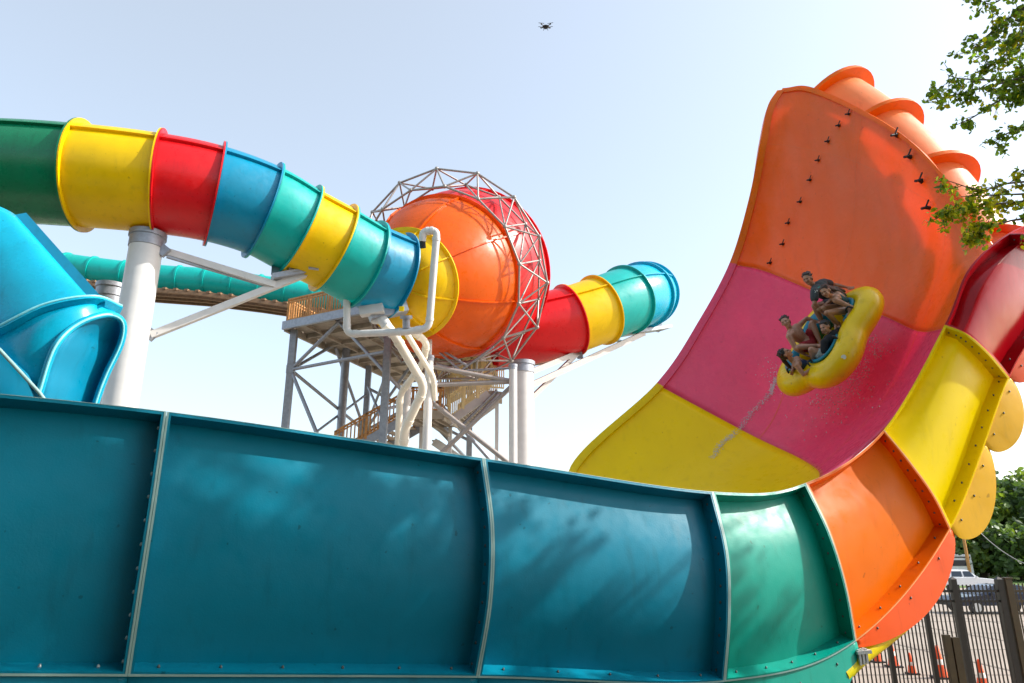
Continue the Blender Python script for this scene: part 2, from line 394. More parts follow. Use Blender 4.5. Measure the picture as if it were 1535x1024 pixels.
# inner bowl surface
def trough(s):
    r = skin(s, 0); n = ON(s, .5); n = V((n.x, n.y, 0)).normalized()
    return [r-n*a+V((0, 0, z)) for a, z in ((3.7, -.75), (3.5, -1.7), (2.6, -2.6), (1.4, -2.7), (.35, -1.7), (0, 0))]
GR = [
 [(862, 704, 14.0), (905, 735, 13.6), (970, 770, 12.8), (1060, 790, 11.8), (1140, 775, 10.7), 3.72],
 [(990, 580, 15.2), (1040, 607, 14.9), (1130, 655, 14.1), (1195, 686, 12.9), (1226, 705, 11.5), 4.27],
 [(1052, 488, 16.0), (1095, 510, 15.7), (1180, 556, 14.8), (1265, 592, 13.5), (1320, 608, 12.1), 5.22],
 [(1100, 397, 16.5), (1150, 408, 16.2), (1240, 445, 15.1), (1325, 474, 13.7), (1378, 497, 12.5), 6.06],
 [(1129, 300, 16.6), (1180, 300, 16.3), (1270, 332, 15.3), (1360, 372, 13.9), (1412, 395, 12.8), 7.0],
 [(1145, 216, 16.6), (1188, 220, 16.4), (1275, 240, 15.4), (1365, 285, 14.0), (1420, 325, 13.0), 7.45],
 [(1156, 164, 16.6), (1196, 172, 16.4), (1280, 200, 15.5), (1366, 248, 14.15), (1424, 303, 13.1), 7.6],
 [(1171, 137, 16.6), (1212, 135, 16.4), (1285, 165, 15.5), (1365, 215, 14.3), (1428, 285, 13.2), 7.75],
]
GP = [trough(0), trough(1), trough(2), trough(2.9)]
for row in GR: GP.append([P(*q) for q in row[:5]]+[skin(row[5], 0)])
def S(u, v):                 # u in 0..11 (rows), v in 0..1
    return spl([spl(row, v*5) for row in GP], u)
def SN(u, v):
    e = .02; n = (S(min(u+e, 11), v)-S(max(u-e, 0), v)).cross(S(u, min(v+e, 1))-S(u, max(v-e, 0))).normalized()
    return n if n.dot(CAM-S(u, v)) > 0 else -n
vv = lin(0, 1, 46)
for u0, u1, mt, lb, eg in ((0, 3.4, 'wallblue', 'blue trough floor hidden behind the wall', 'wallblue'), (3.4, 5, 'lemon', 'yellow lower bowl panel', 'lemon'), (5, 7, 'pink', 'pink middle bowl panel with water streaks', 'pink'), (7, 11, 'wallorange', 'tall orange upper bowl panel with spray nozzles', 'orange')):
    g = MB(); n = int((u1-u0)*14)+1; g.grid([[S(u, v) for v in vv] for u in lin(u0, u1, n)])
    fp = obj('bowl_panel', g, M[mt], wave, lb, solid=.03)
    e = MB(); us = lin(u0, u1, n); a, b, c, d = [], [], [], []
    for u in us:
        q = S(u, 0); inn = (S(u, .05)-q).normalized(); nn = SN(u, .03)
        a.append(q-nn*.16-inn*.10); b.append(q+nn*.08-inn*.10); c.append(q+nn*.08+inn*.06); d.append(q-nn*.16+inn*.06)
    if u0 > 1: e.grid([a, b, c, d, a], smooth=False); obj('rim_flange', e, M[eg], fp)
for pts_ in ([(7.0, v) for v in lin(.02, .98, 60)], [(5.0, v) for v in lin(.02, .98, 60)], [(9.0, v) for v in lin(.02, .98, 60)], [(u, .80) for u in lin(5.0, 9.6, 40)], [(u, .42) for u in lin(5.0, 10.9, 50)]):
    e = MB(); e.grid([[S(u, v)+SN(u, v)*.022+(S(u+.01, v)-S(u, v)).normalized()*k+(S(u, v+.01)-S(u, v)).normalized()*k for k in (-.006, .006)] for u, v in pts_]); obj('seam', e, M['glareorange'], wave)
# top edge rim
e = MB(); a, b, c, d = [], [], [], []
for v in lin(0, .97, 40):
    q = S(11, v); dn = (S(10.9, v)-q).normalized(); nn = SN(10.95, v)
    a.append(q-nn*.20-dn*.06); b.append(q+nn*.05-dn*.06); c.append(q+nn*.05+dn*.06); d.append(q-nn*.20+dn*.06)
e.grid([a, b, c, d, a], smooth=False); obj('rim_flange', e, M['orange'], wave)
# rolled shell with ring flanges behind the top edge
RC = [P(1205, 150, 17.9), P(1244, 174, 17.4), P(1307, 222, 16.5), P(1377, 298, 15.4), P(1440, 395, 14.3), P(1490, 500, 13.6)]
fr = frames(RC); seg = 40
def ring(c, a, b, r): return [c+(a*math.cos(2*math.pi*k/seg)+b*math.sin(2*math.pi*k/seg))*r for k in range(seg)]
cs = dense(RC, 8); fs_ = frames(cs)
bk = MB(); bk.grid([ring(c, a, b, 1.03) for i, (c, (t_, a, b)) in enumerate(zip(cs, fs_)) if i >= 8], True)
bshell = obj('back_shell', bk, M['glareorange'], wave, 'rounded orange shell behind the top edge')
for i in (8, 16, 24, 32):
    c, (tg, a, b) = cs[i], fs_[i]; e = MB()
    for k in (-.05, .05): e.grid([ring(c+tg*k, a, b, .93), ring(c+tg*k, a, b, 1.27)], True)
    e.grid([ring(c-tg*.05, a, b, 1.27), ring(c+tg*.05, a, b, 1.27)], True); obj('ring_flange', e, M['deeporange'], bshell)
# spray nozzles in two rows
def find_uv(px, py):
    best = None
    for i in range(0, 81):
        for j in range(0, 41):
            u = 6.5+4.5*i/80; v = j/40; q = S(u, v)-CAM; D = q.dot(FW); x = CX+F*q.x/D; y = CY-F*q.dot(UPV)/D
            e = (x-px)**2+(y-py)**2
            if best is None or e < best[0]: best = (e, u, v)
    return best[1], best[2]
NZ = [(1274, 172), (1257, 190), (1239, 214), (1225, 241), (1210, 271), (1195, 305), (1183, 334), (1171, 365), (1158, 396), (1347, 205), (1370, 236), (1384, 273), (1395, 314)]
for i, (x, y) in enumerate(NZ):
    u, v = find_uv(x, y); q = S(u, v); n = SN(u, v); e = MB()
    k = .72 if i < 9 else 1.05
    e.tube([q, q+n*.10*k], .035*k, 8); tip = q+n*.10*k
    e.tube([tip+V((-.09, -.02, -.035))*k, tip+V((.07, .02, .02))*k], .026*k, 8); e.tube([tip, tip+V((.05, -.05, .13))*k], .015*k, 6)
    obj('spray_nozzle', e, M['black'], wave)
# yellow arm and white bracket under the orange crescent
e = MB(); e.tube(dense([PY(1262, 1012, 9.7), PY(1290, 985, 9.9), PY(1320, 962, 10.1), PY(1350, 938, 10.4)], 4), .10, 12); ar = obj('support_arm', e, M['lemon'], wave)
e = MB()
for k in range(3): e.box(PY(1287+k*5, 985-k*1, 9.75), .025, .10, .18)
e.beam(PY(1282, 978, 9.75), PY(1303, 976, 9.75), .14, .04); obj('bracket', e, M['white'], ar)

# ================================================================== TUBE SLIDES
def swept(parent, pts, seams, cols, r, flang=.13, k=10, seg=48, seam_angles=(), endcap=False, wrap=None):
    cs = dense(pts, k); fr = frames(cs)
    # keep frames upright
    fr2 = []
    for t_, a, b in fr:
        a = t_.cross(V((0, 0, 1))).normalized(); fr2.append((t_, a, a.cross(t_).normalized()*1))
    def rg(x, rr):
        c = spl(pts, x); e = .02; t_ = (spl(pts, min(x+e, len(pts)-1))-spl(pts, max(x-e, 0))).normalized(); a = t_.cross(V((0, 0, 1))).normalized(); b = a.cross(t_)
        return [c+(a*math.cos(2*math.pi*q/seg)+b*math.sin(2*math.pi*q/seg))*rr for q in range(seg)], t_, a, b, c
    for i in range(len(seams)-1):
        s0, s1 = seams[i], seams[i+1]; g = MB(); n = max(6, int((s1-s0)*8)+2)
        g.grid([rg(x, r)[0] for x in lin(s0, s1, n)], True)
        sec = obj('tube_section', g, M[cols[i]], parent)
        for x, sg in ((s0, 1), (s1, -1)):
            f = MB(); q, t_, a, b, c = rg(x, r-.01); qo = rg(x, r+flang)[0]; d = t_*sg
            for o_ in (.003, .045): f.grid([[p+d*o_ for p in q], [p+d*o_ for p in qo]], True, False)
            f.grid([[p+d*.003 for p in qo], [p+d*.045 for p in qo]], True)
            obj('ring_flange', f, M[cols[i]], sec)
        for ang in seam_angles:
            rows = []; f = MB()
            for x in lin(s0, s1, n):
                _, t_, a, b, c = rg(x, r); dr = a*math.cos(ang)+b*math.sin(ang); pp = t_.cross(dr)
                rows.append([c+dr*r+pp*.025, c+dr*(r+.09)+pp*.025, c+dr*(r+.09)-pp*.025, c+dr*r-pp*.025])
            f.grid(rows, smooth=False); obj('seam_flange', f, M[cols[i]], sec)
R0 = 1.45
tube = thing('tube_slide', 'large multicoloured tube slide running through an orange funnel into a red and teal end', 'water slide', P(320, 690, 21.5)*1)
tube.location.z = 0
TP = [P(-330, 262, 19.3), P(-170, 258, 19.4), P(0, 257, 19.8), P(124, 264, 20.0), P(240, 276, 20.5), P(322, 291, 21.1), P(394, 315, 21.8), P(447, 344, 22.4), P(500, 371, 23.0), P(546, 396, 23.6), P(592, 414, 24.3)]
swept(tube, TP, [0, 1.5, 3, 4, 5, 6, 7, 8, 9, 10], ['green', 'green', 'yellow', 'red', 'blue', 'teal', 'yellow', 'teal', 'blue'], R0, .15, seam_angles=(rad(32), rad(148+65)))
# funnel: surface of revolution on its own axis
AX = [P(596, 416, 24.3), P(606, 424, 24.75), P(612, 426, 25.0), P(662, 415, 27.3), P(700, 410, 29.4), P(716, 408, 30.2)]
axd = (P(700, 410, 29.4)-P(612, 426, 25.0)).normalized(); ax0 = P(612, 426, 25.0)
xa = axd.cross(V((0, 0, 1))).normalized(); xb = xa.cross(axd)
def rev(prof, seg=64): return [[ax0+axd*t_+(xa*math.cos(2*math.pi*k/seg)+xb*math.sin(2*math.pi*k/seg))*r_ for k in range(seg)] for t_, r_ in prof]
def ringseg(prof, mt, name, label):
    g = MB(); g.grid(rev(prof), True); o = obj(name, g, M[mt], tube, label); f = MB()
    for k in range(8):                                   # radial seam flanges
        an = rad(20+45*k); dr = xa*math.cos(an)+xb*math.sin(an); tn = axd.cross(dr); rows = []
        for i, (t_, r_) in enumerate(prof):
            q = ax0+axd*t_+dr*r_; i0, i1 = max(i-1, 0), min(i+1, len(prof)-1)
            tv = axd*(prof[i1][0]-prof[i0][0])+dr*(prof[i1][1]-prof[i0][1]); no = tn.cross(tv).normalized()
            if no.dot(dr) < 0 and no.dot(axd) > 0: no = -no
            rows.append([q+tn*.025, q+no*.07+tn*.025, q+no*.07-tn*.025, q-tn*.025])
        f = MB(); f.grid(rows, smooth=False); obj('seam_flange', f, M[mt], o)
    f = MB(); t_, r_ = prof[-1]
    f.grid(rev([(t_-.06, r_-.02), (t_-.06, r_+.12), (t_-.005, r_+.12), (t_-.005, r_-.02)]), True, False); obj('ring_flange', f, M[mt], o)
    return o
ringseg([(-1.0, .3), (-.85, 1.2), (-.6, 1.5), (-.3, 1.72), (0, 1.9)], 'yellow', 'funnel_ring', 'yellow narrow ring of the funnel')
ringseg([(0, 1.9), (.35, 2.2), (.8, 2.5), (1.4, 2.8), (2.0, 3.0), (2.7, 3.12)], 'funnelorange', 'funnel_ring', 'orange middle ring of the funnel')
ringseg([(2.7, 3.12), (3.3, 3.3), (4.0, 3.42), (4.7, 3.48), (5.2, 3.46)], 'red', 'funnel_ring', 'red wide ring of the funnel')
g = MB(); g.grid(rev([(5.2, 3.46), (5.6, 3.2), (5.9, 2.4), (6.0, 1.2), (6.0, .02)]), True); obj('funnel_ring', g, M['red'], tube)
EP = [P(738, 500, 30.6), P(798, 494, 30.9), P(851, 481, 31.4), P(898, 465, 32.2), P(937, 450, 33.2), P(962, 443, 34.4), P(969, 441, 35.8)]
swept(tube, EP, [0, 2.05, 3, 4.05, 5.0, 6], ['red', 'red', 'yellow', 'teal', 'cyan'][0:1]+['yellow', 'teal', 'cyan', 'cyan'], 1.53, .14, seam_angles=(rad(30), rad(213)))
# space frame ring
sf = thing('space_frame', 'ring of pale triangulated steel tubes around the orange funnel', 'truss', P(700, 690, 27.5)); sf.location.z = 0
nseg = 15; tr = MB(); nd = MB()
def node(i, t_, r_, h=0):
    an = 2*math.pi*(i+h)/nseg; return ax0+axd*t_+(xa*math.cos(an)+xb*math.sin(an))*r_
A = [node(i, 2.1, 3.5) for i in range(nseg)]; B = [node(i, 3.9, 3.62) for i in range(nseg)]; Cc = [node(i, 3.0, 4.2, .5) for i in range(nseg)]
def rod(a, b, r=.037): tr.tube([a, b], r, 7)
for i in range(nseg):
    j = (i+1) % nseg
    rod(A[i], A[j], .042); rod(B[i], B[j], .042); rod(Cc[i], Cc[j], .042); rod(A[i], B[i]); rod(A[i], B[j])
    rod(A[i], Cc[i]); rod(A[j], Cc[i]); rod(B[i], Cc[i]); rod(B[j], Cc[i])
obj('truss_tubes', tr, M['tube_steel'], sf)
for q in A+B+Cc: nd = MB(); nd.sphere(q, .085, 8, 6); obj('node', nd, M['tube_steel'], sf)

# ================================================================== SUPPORT COLUMNS
def column(px, py, D, r, label, name='support_column', cap=True, grp=None, mat='white'):
    top = P(px, py, D); o = thing(name, label, 'column', (top.x, top.y, 0), grp)
    g = MB(); g.tube([V((top.x, top.y, 0)), top], r, 32); obj('shaft', g, M[mat], o)
    if cap:
        g = MB(); g.tube([top-V((0, 0, r*.9)), top+V((0, 0, .03))], r*1.06, 32); g.tube([top-V((0, 0, r*.2)), top+V((0, 0, .06))], r*1.14, 32); obj('cap', g, M['galv'], o)
    g = MB(); g.tube([V((top.x, top.y, 0)), V((top.x, top.y, .06))], r*1.6, 32); obj('base_plate', g, M['galv'], o)
    return o
def strut(o, a, b, w, h, mat='white'):
    g = MB(); g.beam(a, b, w, h); obj('strut', g, M[mat], o)
c1 = column(222, 353, 20.2, .44, 'thick white column under the red and yellow tube sections, nearest and leftmost')
g = MB(); t_ = P(229, 350, 20.1); g.beam(t_-V((0, 0, .2)), t_+V((0, 0, .42)), .3, .12); g.beam(t_+V((0, 0, .3)), t_+V((.25, .1, .42)), .3, .1); obj('bracket', g, M['white'], c1)
strut(c1, P(244, 376, 20.2), P(412, 427, 21.6), .16, .2); strut(c1, P(226, 503, 20.1), P(472, 405, 22.2), .2, .2)
strut(c1, P(250, 384, 20.2), P(400, 428, 21.6), .10, .10, 'galv')
g = MB(); g.beam(P(408, 417, 21.6), P(478, 405, 22.3), .5, .16); 
for x in (414, 440, 470): g.beam(P(x, 412-(x-414)*.15, 21.7), P(x+1, 396-(x-414)*.15, 22.0), .3, .06)
obj('saddle_bracket', g, M['galv'], c1)
g = MB(); g.beam(P(222, 498, 20.1), P(232, 506, 20.1), .15, .3); g.beam(P(240, 372, 20.1), P(250, 380, 20.1), .15, .3); obj('gusset', g, M['galv'], c1)
column(168, 430, 24, .44, 'grey shaded column standing behind the blue chute', mat='galv')
c2 = column(783, 545, 28.2, .45, 'thick white column under the red exit tube')
strut(c2, P(790, 560, 28.2), P(868, 528, 31.2), .16, .22, 'tube_steel'); strut(c2, P(792, 601, 28.2), P(868, 528, 31.2), .14, .18, 'tube_steel'); strut(c2, P(797, 577, 28.2), P(965, 500, 34.3), .18, .24, 'tube_steel')
g = MB(); g.beam(P(868, 512, 31.2), P(870, 538, 31.2), .25, .2); g.beam(P(922, 503, 33.2), P(1000, 491, 35.4), .7, .16); g.beam(P(895, 502, 32.4), P(930, 512, 33.2), .2, .08); g.beam(P(985, 496, 35), P(987, 480, 35.2), .3, .3); obj('saddle_bracket', g, M['galv'], c2)
for px, py, D, lb in ((769, 549, 26.0, 'slim white post under the lowest right corner of the space frame'), (644, 536, 25.2, 'slim white post in the middle, left of the stair landing railing'), (611, 575, 27.0, 'slim pale post just behind the thick cream pipe bundle')):
    o = column(px, py, D, .15, lb, 'slim_post', True, 'slim posts around the funnel')
    if px == 644:
        g = MB(); q = P(644, 536, D); g.tube([q, q+V((0, 0, .75))], .07, 10); g.tube([q+V((0, 0, .7)), q+V((0, 0, .95))], .10, 10); obj('finial', g, M['white'], o)
    if px == 769: 
        g = MB()
        for a, b in (((769, 572), (640, 548)), ((769, 572), (650, 577)), ((766, 580), (640, 700)), ((650, 605), (770, 700))): g.tube([P(*a, 26), P(*b, 25.4)], .09, 8)
        obj('brace', g, M['tube_steel'], o)

# ================================================================== TOWER
tw = thing('stair_tower', 'grey steel stair tower with tan deck and timber railings beneath the tubes', 'tower', P(520, 690, 31)); tw.location.z = 0
ZP = 12.05
A0 = PZ(430, 490, ZP); B0 = PZ(612, 453, ZP); F0 = PZ(604, 573, ZP); G0 = B0+(F0-A0)
ab = (B0-A0); af = (F0-A0)
def dk(i, j, dz=0): return A0+ab*i+af*j+V((0, 0, dz))
g = MB()
for k in range(18): g.beam(dk(0.0, (k+.5)/18, .13), dk(1.5, (k+.5)/18, .13), af.length/18*.93, .05, V((0, 0, 1)))
obj('deck', g, M['under'], tw)
g = MB()
for j in (0, .14, .28, .42, .56, .7, .85, 1): g.beam(dk(0, j), dk(1.5, j), .08, .18)
for i in (.15, .4, .65, .9, 1.2): g.beam(dk(i, 0, -.02), dk(i, 1, -.02), .07, .14)
obj('joist', g, M['under'], tw)
g = MB(); g.beam(dk(-.02, -.01, .03), dk(1.5, -.01, .03), .14, .36); obj('fascia_beam', g, M['galv'], tw)
g = MB(); g.beam(dk(-.012, 0, -.02), dk(-.012, 1.0, -.02), .14, .34); obj('fascia_beam', g, M['under'], tw)
def railing(a, b, h, mat, n, dbl=True):
    pk = MB(); up = V((0, 0, 1)); rl = MB(); rl.beam(a+up*h, b+up*h, .10, .07); o = obj('railing', rl, M[mat], tw)
    for z, w_ in ((.12, .07), (h-.12, .06)): rl = MB(); rl.beam(a+up*z, b+up*z, w_, .055); obj('rail', rl, M[mat], o)
    for k in range(n+1):
        q = a+(b-a)*k/n
        if k % 8 == 0: rl = MB(); rl.beam(q, q+up*(h+.03), .10, .10); obj('rail_post', rl, M[mat], o)
        else: pk.beam(q+up*.1, q+up*h, .05, .05)
    obj('balusters', pk, M[mat], o); return o
railing(dk(.0, .0, .18), dk(.55, .0, .18), 1.05, 'wood', 24); railing(dk(.55, .0, .18), dk(1.3, .0, .18), 1.05, 'wood', 32)
railing(dk(.0, .02, .18), dk(.0, 1, .18), 1.05, 'wood', 64); railing(dk(0, 1, .18), dk(1.4, 1, .18), 1.05, 'wood', 40)
def vpost(q, r=.135, z0=0): g = MB(); g.beam(V((q.x, q.y, z0)), q, r*2, r*2, V((0, 1, 0))); obj('post', g, M['galv'], tw)
p1 = dk(.03, .03, -.1); p2 = dk(.03, .62, -.1); p3 = dk(.83, .03, -.1); p4 = dk(.85, .8, -.1)
for q in (p1, p2, p3, p4): vpost(q)
def brace(a, b, r=.075): g = MB(); g.tube([a, b], r, 8); obj('brace', g, M['galv'], tw)
def down(q, z): return V((q.x, q.y, z))
n1 = down(p1, 10.2); n2 = down(p2, 8.6); n3 = down(p3, 9.4)
brace(n1, dk(.45, .03)); brace(n1, dk(.03, .30)); brace(n1, down(p3, 10.3)); brace(n1, n2); brace(n1, down(p2, 3.5)); brace(n1, down(p3, 2))
brace(n2, dk(.03, .33)); brace(n2, down(p4, 11.4)); brace(n2, dk(.5, .62)); brace(n3, dk(.4, .03)); brace(n3, down(p4, 7)); brace(down(p2, 10.8), down(p4, 8)); brace(n2+V((0, 0, -.4)), down(p3, 5))
g = MB(); g.box(n2, .5, .5, .9); obj('gusset', g, M['under'], tw)
g = MB(); g.box(n1, .3, .3, .35); obj('gusset', g, M['galv'], tw)
for a_, b_ in (((655, 520), (700, 548)), ((700, 548), (740, 520)), ((690, 556), (740, 520)), ((655, 545), (690, 556)), ((690, 556), (765, 552)), ((650, 520), (690, 556))): brace(P(*a_, 26.6), P(*b_, 26.2), .045)
brace(n3, n2, .06); brace(down(p1, 6.5), down(p2, 10.5), .06); brace(down(p2, 10.9), down(p3, 7.5), .06); brace(down(p4, 10.5), down(p3, 8), .06)
# stairs
def flight(a, b, n, wv, mat, rails=(0, 1), picks=16):
    sm_ = M['white'] if mat == 'palewood' else M['galv']; st = MB(); st.beam(a, b, .08, .34); o = obj('stair_flight', st, sm_, tw); td = MB()
    st = MB(); st.beam(a+wv, b+wv, .08, .34); obj('stringer', st, sm_, o)
    for k in range(n):
        q = a+(b-a)*(k+.5)/n; td.beam(q+V((0, 0, .1)), q+wv+V((0, 0, .1)), .32, .05)
    obj('tread', td, M['under'], o)
    for r_ in rails:
        off = wv*r_; railing(a+off+V((0, 0, .12)), b+off+V((0, 0, .12)), 1.05, mat, picks)
L1 = PY(618, 622, 28.5); L2 = PY(500, 690, 28.5); L3 = PY(664, 622, 28.5)
wv = V((.45, 1.9, 0))
flight(L2, L1, 12, wv, 'wood', (0, 1), 20)
g = MB(); g.beam(L1+wv*.5, L3+wv*.5, 2.0, .12); g.beam(L1, L3, .12, .34); g.beam(L1+wv, L3+wv, .12, .34)
for k in range(5): g.beam(L1+(L3-L1)*k/4-V((0, 0, .12)), L1+(L3-L1)*k/4+wv-V((0, 0, .12)), .08, .2)
obj('landing', g, M['under'], tw); railing(L1+V((0, 0, .1)), L3+V((0, 0, .1)), 1.05, 'wood', 9)
g = MB(); g.beam(PY(643, 632, 30.6), PY(675, 655, 30.6), 1.6, .12); obj('landing', g, M['under'], tw)
U1 = PY(672, 634, 29.5); U2 = PY(733, 590, 29.5)
flight(U1, U2, 14, V((.3, 1.8, 0)), 'palewood', (0, 1), 22)
g = MB(); q1 = PY(733, 588, 29.5); q2 = PY(752, 590, 29.5); g.beam(q1+V((0, .9, 0)), q2+V((0, .9, 0)), 1.9, .14); obj('landing', g, M['under'], tw)
railing(PY(733, 584, 29.5), PY(755, 586, 29.5), 1.05, 'palewood', 7)
railing(PY(645, 624, 31), PY(690, 600, 31), 1.05, 'palewood', 14); railing(PY(650, 590, 33), PY(735, 560, 33), 1.1, 'palewood', 24)
flight(PY(660, 590, 33), PY(738, 552, 33), 12, V((.2, 1.5, 0)), 'palewood', (0, 1), 20)
flight(PY(650, 662, 31), PY(690, 690, 31), 8, V((.2, 1.5, 0)), 'palewood', (), 9)
for x, y in ((675, 640), (632, 640), (745, 590)):
    q = PY(x, y, 30.4); g = MB(); g.beam(V((q.x, q.y, 0)), q, .16, .16, V((0, 1, 0))); obj('post', g, M['white'], tw)
brace(PY(748, 590, 29.4), PY(655, 690, 29.4)); brace(PY(655, 600, 29), PY(735, 690, 29)); brace(PY(690, 640, 29.4), PY(745, 585, 29.4), .06)

# ================================================================== PIPES
def pipe(pts, r, label, mat='pvc', name='water_pipe', fit=True, grp=None):
    pts = [V(q) for q in pts]; path = [pts[0]]
    for i in range(1, len(pts)-1):                     # round the elbows
        a, b, c = pts[i-1], pts[i], pts[i+1]; k = min(r*2.2, (a-b).length*.45, (c-b).length*.45)
        pa = b+(a-b).normalized()*k; pc = b+(c-b).normalized()*k
        for j in range(7): x = j/6; path.append((pa*(1-x)+b*x)*(1-x)+(b*(1-x)+pc*x)*x)
    path.append(pts[-1]); o = thing(name, label, 'pipe', V((pts[0].x, pts[0].y, 0)), grp)
    g = MB(); g.tube(path, r, 18); obj('pipe_run', g, M[mat], o)
    if fit:
        for i in range(1, len(pts)-1):
            for e in (pts[i-1], pts[i+1]):
                if (e-pts[i]).length < r*3.4: continue
                d = (e-pts[i]).normalized(); q = pts[i]+d*r*2.1; g = MB(); g.tube([q, q+d*r*.8], r*1.13, 18); obj('collar', g, M[mat], o)
    return o
pa = pipe([P(633, 362, 22.7), P(634, 347, 22.7), P(655, 345, 22.7), P(643, 492, 22.6), P(612, 497, 22.6), P(520, 501, 22.9), P(520, 440, 23.1)], .118, 'white pipe looping up in front of the yellow funnel ring', 'white')
g = MB(); g.tube([P(633, 360, 22.7), P(634, 372, 22.7)], .10, 12); obj('nozzle', g, M['black'], pa)
g = MB(); g.tube([P(609, 492, 22.6), P(609, 478, 22.6)], .12, 12); g.tube([P(609, 478, 22.6), P(609, 473, 22.6)], .20, 12); obj('valve', g, M['galv'], pa)
pipe([P(577, 488, 23.2), P(590, 500, 23.3), P(637, 580, 24), P(606, 645, 24.4), P(603, 720, 24.6)], .155, 'thick cream pipe bending beside the stair landing, foremost of the bundle')
pipe([P(606, 494, 23.9), P(650, 566, 24.7), P(652, 600, 24.8)], .10, 'straight cream pipe lying just right of the thick bent pipe')
pipe([P(606, 490, 24.2), P(640, 512, 24.6), P(634, 545, 25.2), P(600, 590, 25.8), P(594, 720, 26.2)], .125, 'cream pipe with a short elbow under the orange funnel')
pipe([P(560, 478, 23.6), P(573, 478, 23.4), P(580, 490, 23.3), P(590, 502, 23.4)], .18, 'short white pipe elbow just under the blue tube end', 'white')
# grey control box under the tube end
cb = thing('control_box', 'blue grey steel saddle box below the blue end of the tube', 'bracket', P(580, 475, 23.5))
g = MB(); g.beam(P(553, 470, 23.4), P(608, 458, 23.9), .5, .5); obj('box_body', g, M['galv'], cb); g = MB(); g.box(P(602, 463, 23.2), .16, .05, .16); obj('badge', g, M['lemon'], cb)
g = MB(); g.beam(P(540, 468, 23.2), P(575, 462, 23.2), .3, .3); obj('side_plate', g, M['white'], cb)

# ================================================================== FAR TEAL TUBE
ft = thing('body_slide', 'long thin teal tube slide on a brown walkway, far behind the tower', 'water slide', P(250, 690, 34)); ft.location.z = 0
FP = [P(60, 396, 33.5), P(100, 402, 33.4), P(160, 410, 33.4), P(230, 418, 33.6), P(310, 424, 33.8), P(390, 434, 34), P(470, 446, 34.2), P(560, 462, 34.5), P(640, 474, 34.8)]
swept(ft, FP, [0, 1, 1.7, 2.4, 3.0, 3.5, 4, 4.5, 5, 5.5, 6, 7, 8], ['teal']*12, .70, .06, seg=24)
g = MB(); dn = V((0, 0, -.85))
for i in range(8):
    a, b = FP[i]+dn, FP[i+1]+dn; 
    for k in range(4): g.beam(a+V((0, -.8+k*.5, 0)), b+V((0, -.8+k*.5, 0)), .12, .2)
    for k in range(5): q = a+(b-a)*k/5; g.beam(q+V((0, -.9, .1)), q+V((.3, .9, .1)), .18, .10)
obj('walkway', g, M['brown'], ft)
for x in (1.6, 6.6):
    q = spl(FP, x)+dn; g = MB(); g.tube([V((q.x, q.y, 0)), q], .2, 12); obj('leg', g, M['galv'], ft)

# ================================================================== LEFT BLUE CHUTE
ch = thing('open_chute', 'bright cyan open chute with rolled lip at the left edge behind the blue wall', 'water slide', P(60, 650, 13)); ch.location.z = 0
# section rings, from upper left down to the lip: pixel outlines
ra = [(-260, 330, 13.6), (-170, 250, 13.4), (-90, 255, 13.2), (-20, 300, 13.0), (22, 322, 13.2), (40, 345, 14.2)]
rb = [(-120, 560, 12.0), (-60, 530, 11.7), (0, 503, 11.6), (70, 468, 11.8), (140, 456, 12.2), (178, 470, 12.9)]
rc = [(-60, 780, 11.6), (20, 690, 11.3), (62, 590, 11.3), (82, 517, 11.5), (128, 478, 11.9), (182, 482, 12.6)]
RA = [P(*q) for q in ra]; RB = [P(*q) for q in rb]; RCc = [P(*q) for q in rc]
def lerp3(A_, B_, x): return [A_[i]+(B_[i]-A_[i])*x for i in range(len(A_))]
g = MB(); g.grid([dense(lerp3(RA, RB, x), 8) for x in lin(0, 1, 14)]); up = obj('upper_shell', g, M['cyan'], ch, solid=.02)
f = MB(); bb = dense(RB, 8); ct = P(-60, 640, 13); 
o1 = [q+(q-P(90, 640, 13.6)).normalized()*.16 for q in bb]; axv = (P(150, 560, 12)-P(30, 400, 13)).normalized()*.03
f.grid([[q-axv for q in bb], [q-axv for q in o1], [q+axv for q in o1], [q+axv for q in bb]], smooth=False); obj('ring_flange', f, M['cyan'], up); f = MB(); f.tube([q-axv for q in o1], .022, 6); obj('trim', f, M['paletrim'], up)
f = MB(); edge = [RA[5]+(RB[5]-RA[5])*x for x in lin(0, 1, 12)]; ed4 = [RA[4]+(RB[4]-RA[4])*x for x in lin(0, 1, 12)]
dv = V((.17, .05, .07)); f.grid([ed4, [q+dv for q in ed4], [q+dv-V((0, 0, .10)) for q in ed4], [q-V((0, 0, .1)) for q in ed4]], smooth=False); obj('seam_flange', f, M['blue'], up)
g = MB(); mid = [(a+b)*.5+V((-.05, -.12, .05)) for a, b in zip(RB, RCc)]; rows = [dense([RB[i], mid[i], RCc[i]], 6) for i in range(6)]
rows = [dense([r[k] for r in rows], 6) for k in range(len(rows[0]))]; g.grid(rows); lo = obj('lower_shell', g, M['cyan'], ch, solid=.02)
lip = [P(40, 640, 11.3), P(58, 592, 11.25), P(73, 543, 11.35), P(86, 515, 11.45), P(108, 492, 11.7), P(136, 477, 11.95), P(166, 472, 12.3), P(184, 484, 12.55), P(181, 515, 12.6), P(160, 560, 12.5), P(145, 600, 12.4), P(128, 660, 12.3)]
e = MB(); e.tube(dense(lip, 6), .06, 10); obj('lip', e, M['cyan'], lo); e = MB(); e.tube([q+(CAM-q).normalized()*.055 for q in dense(lip, 6)], .022, 6); obj('trim', e, M['paletrim'], lo)
g = MB(); L0 = dense(lip, 8); nl = len(L0); rows = []
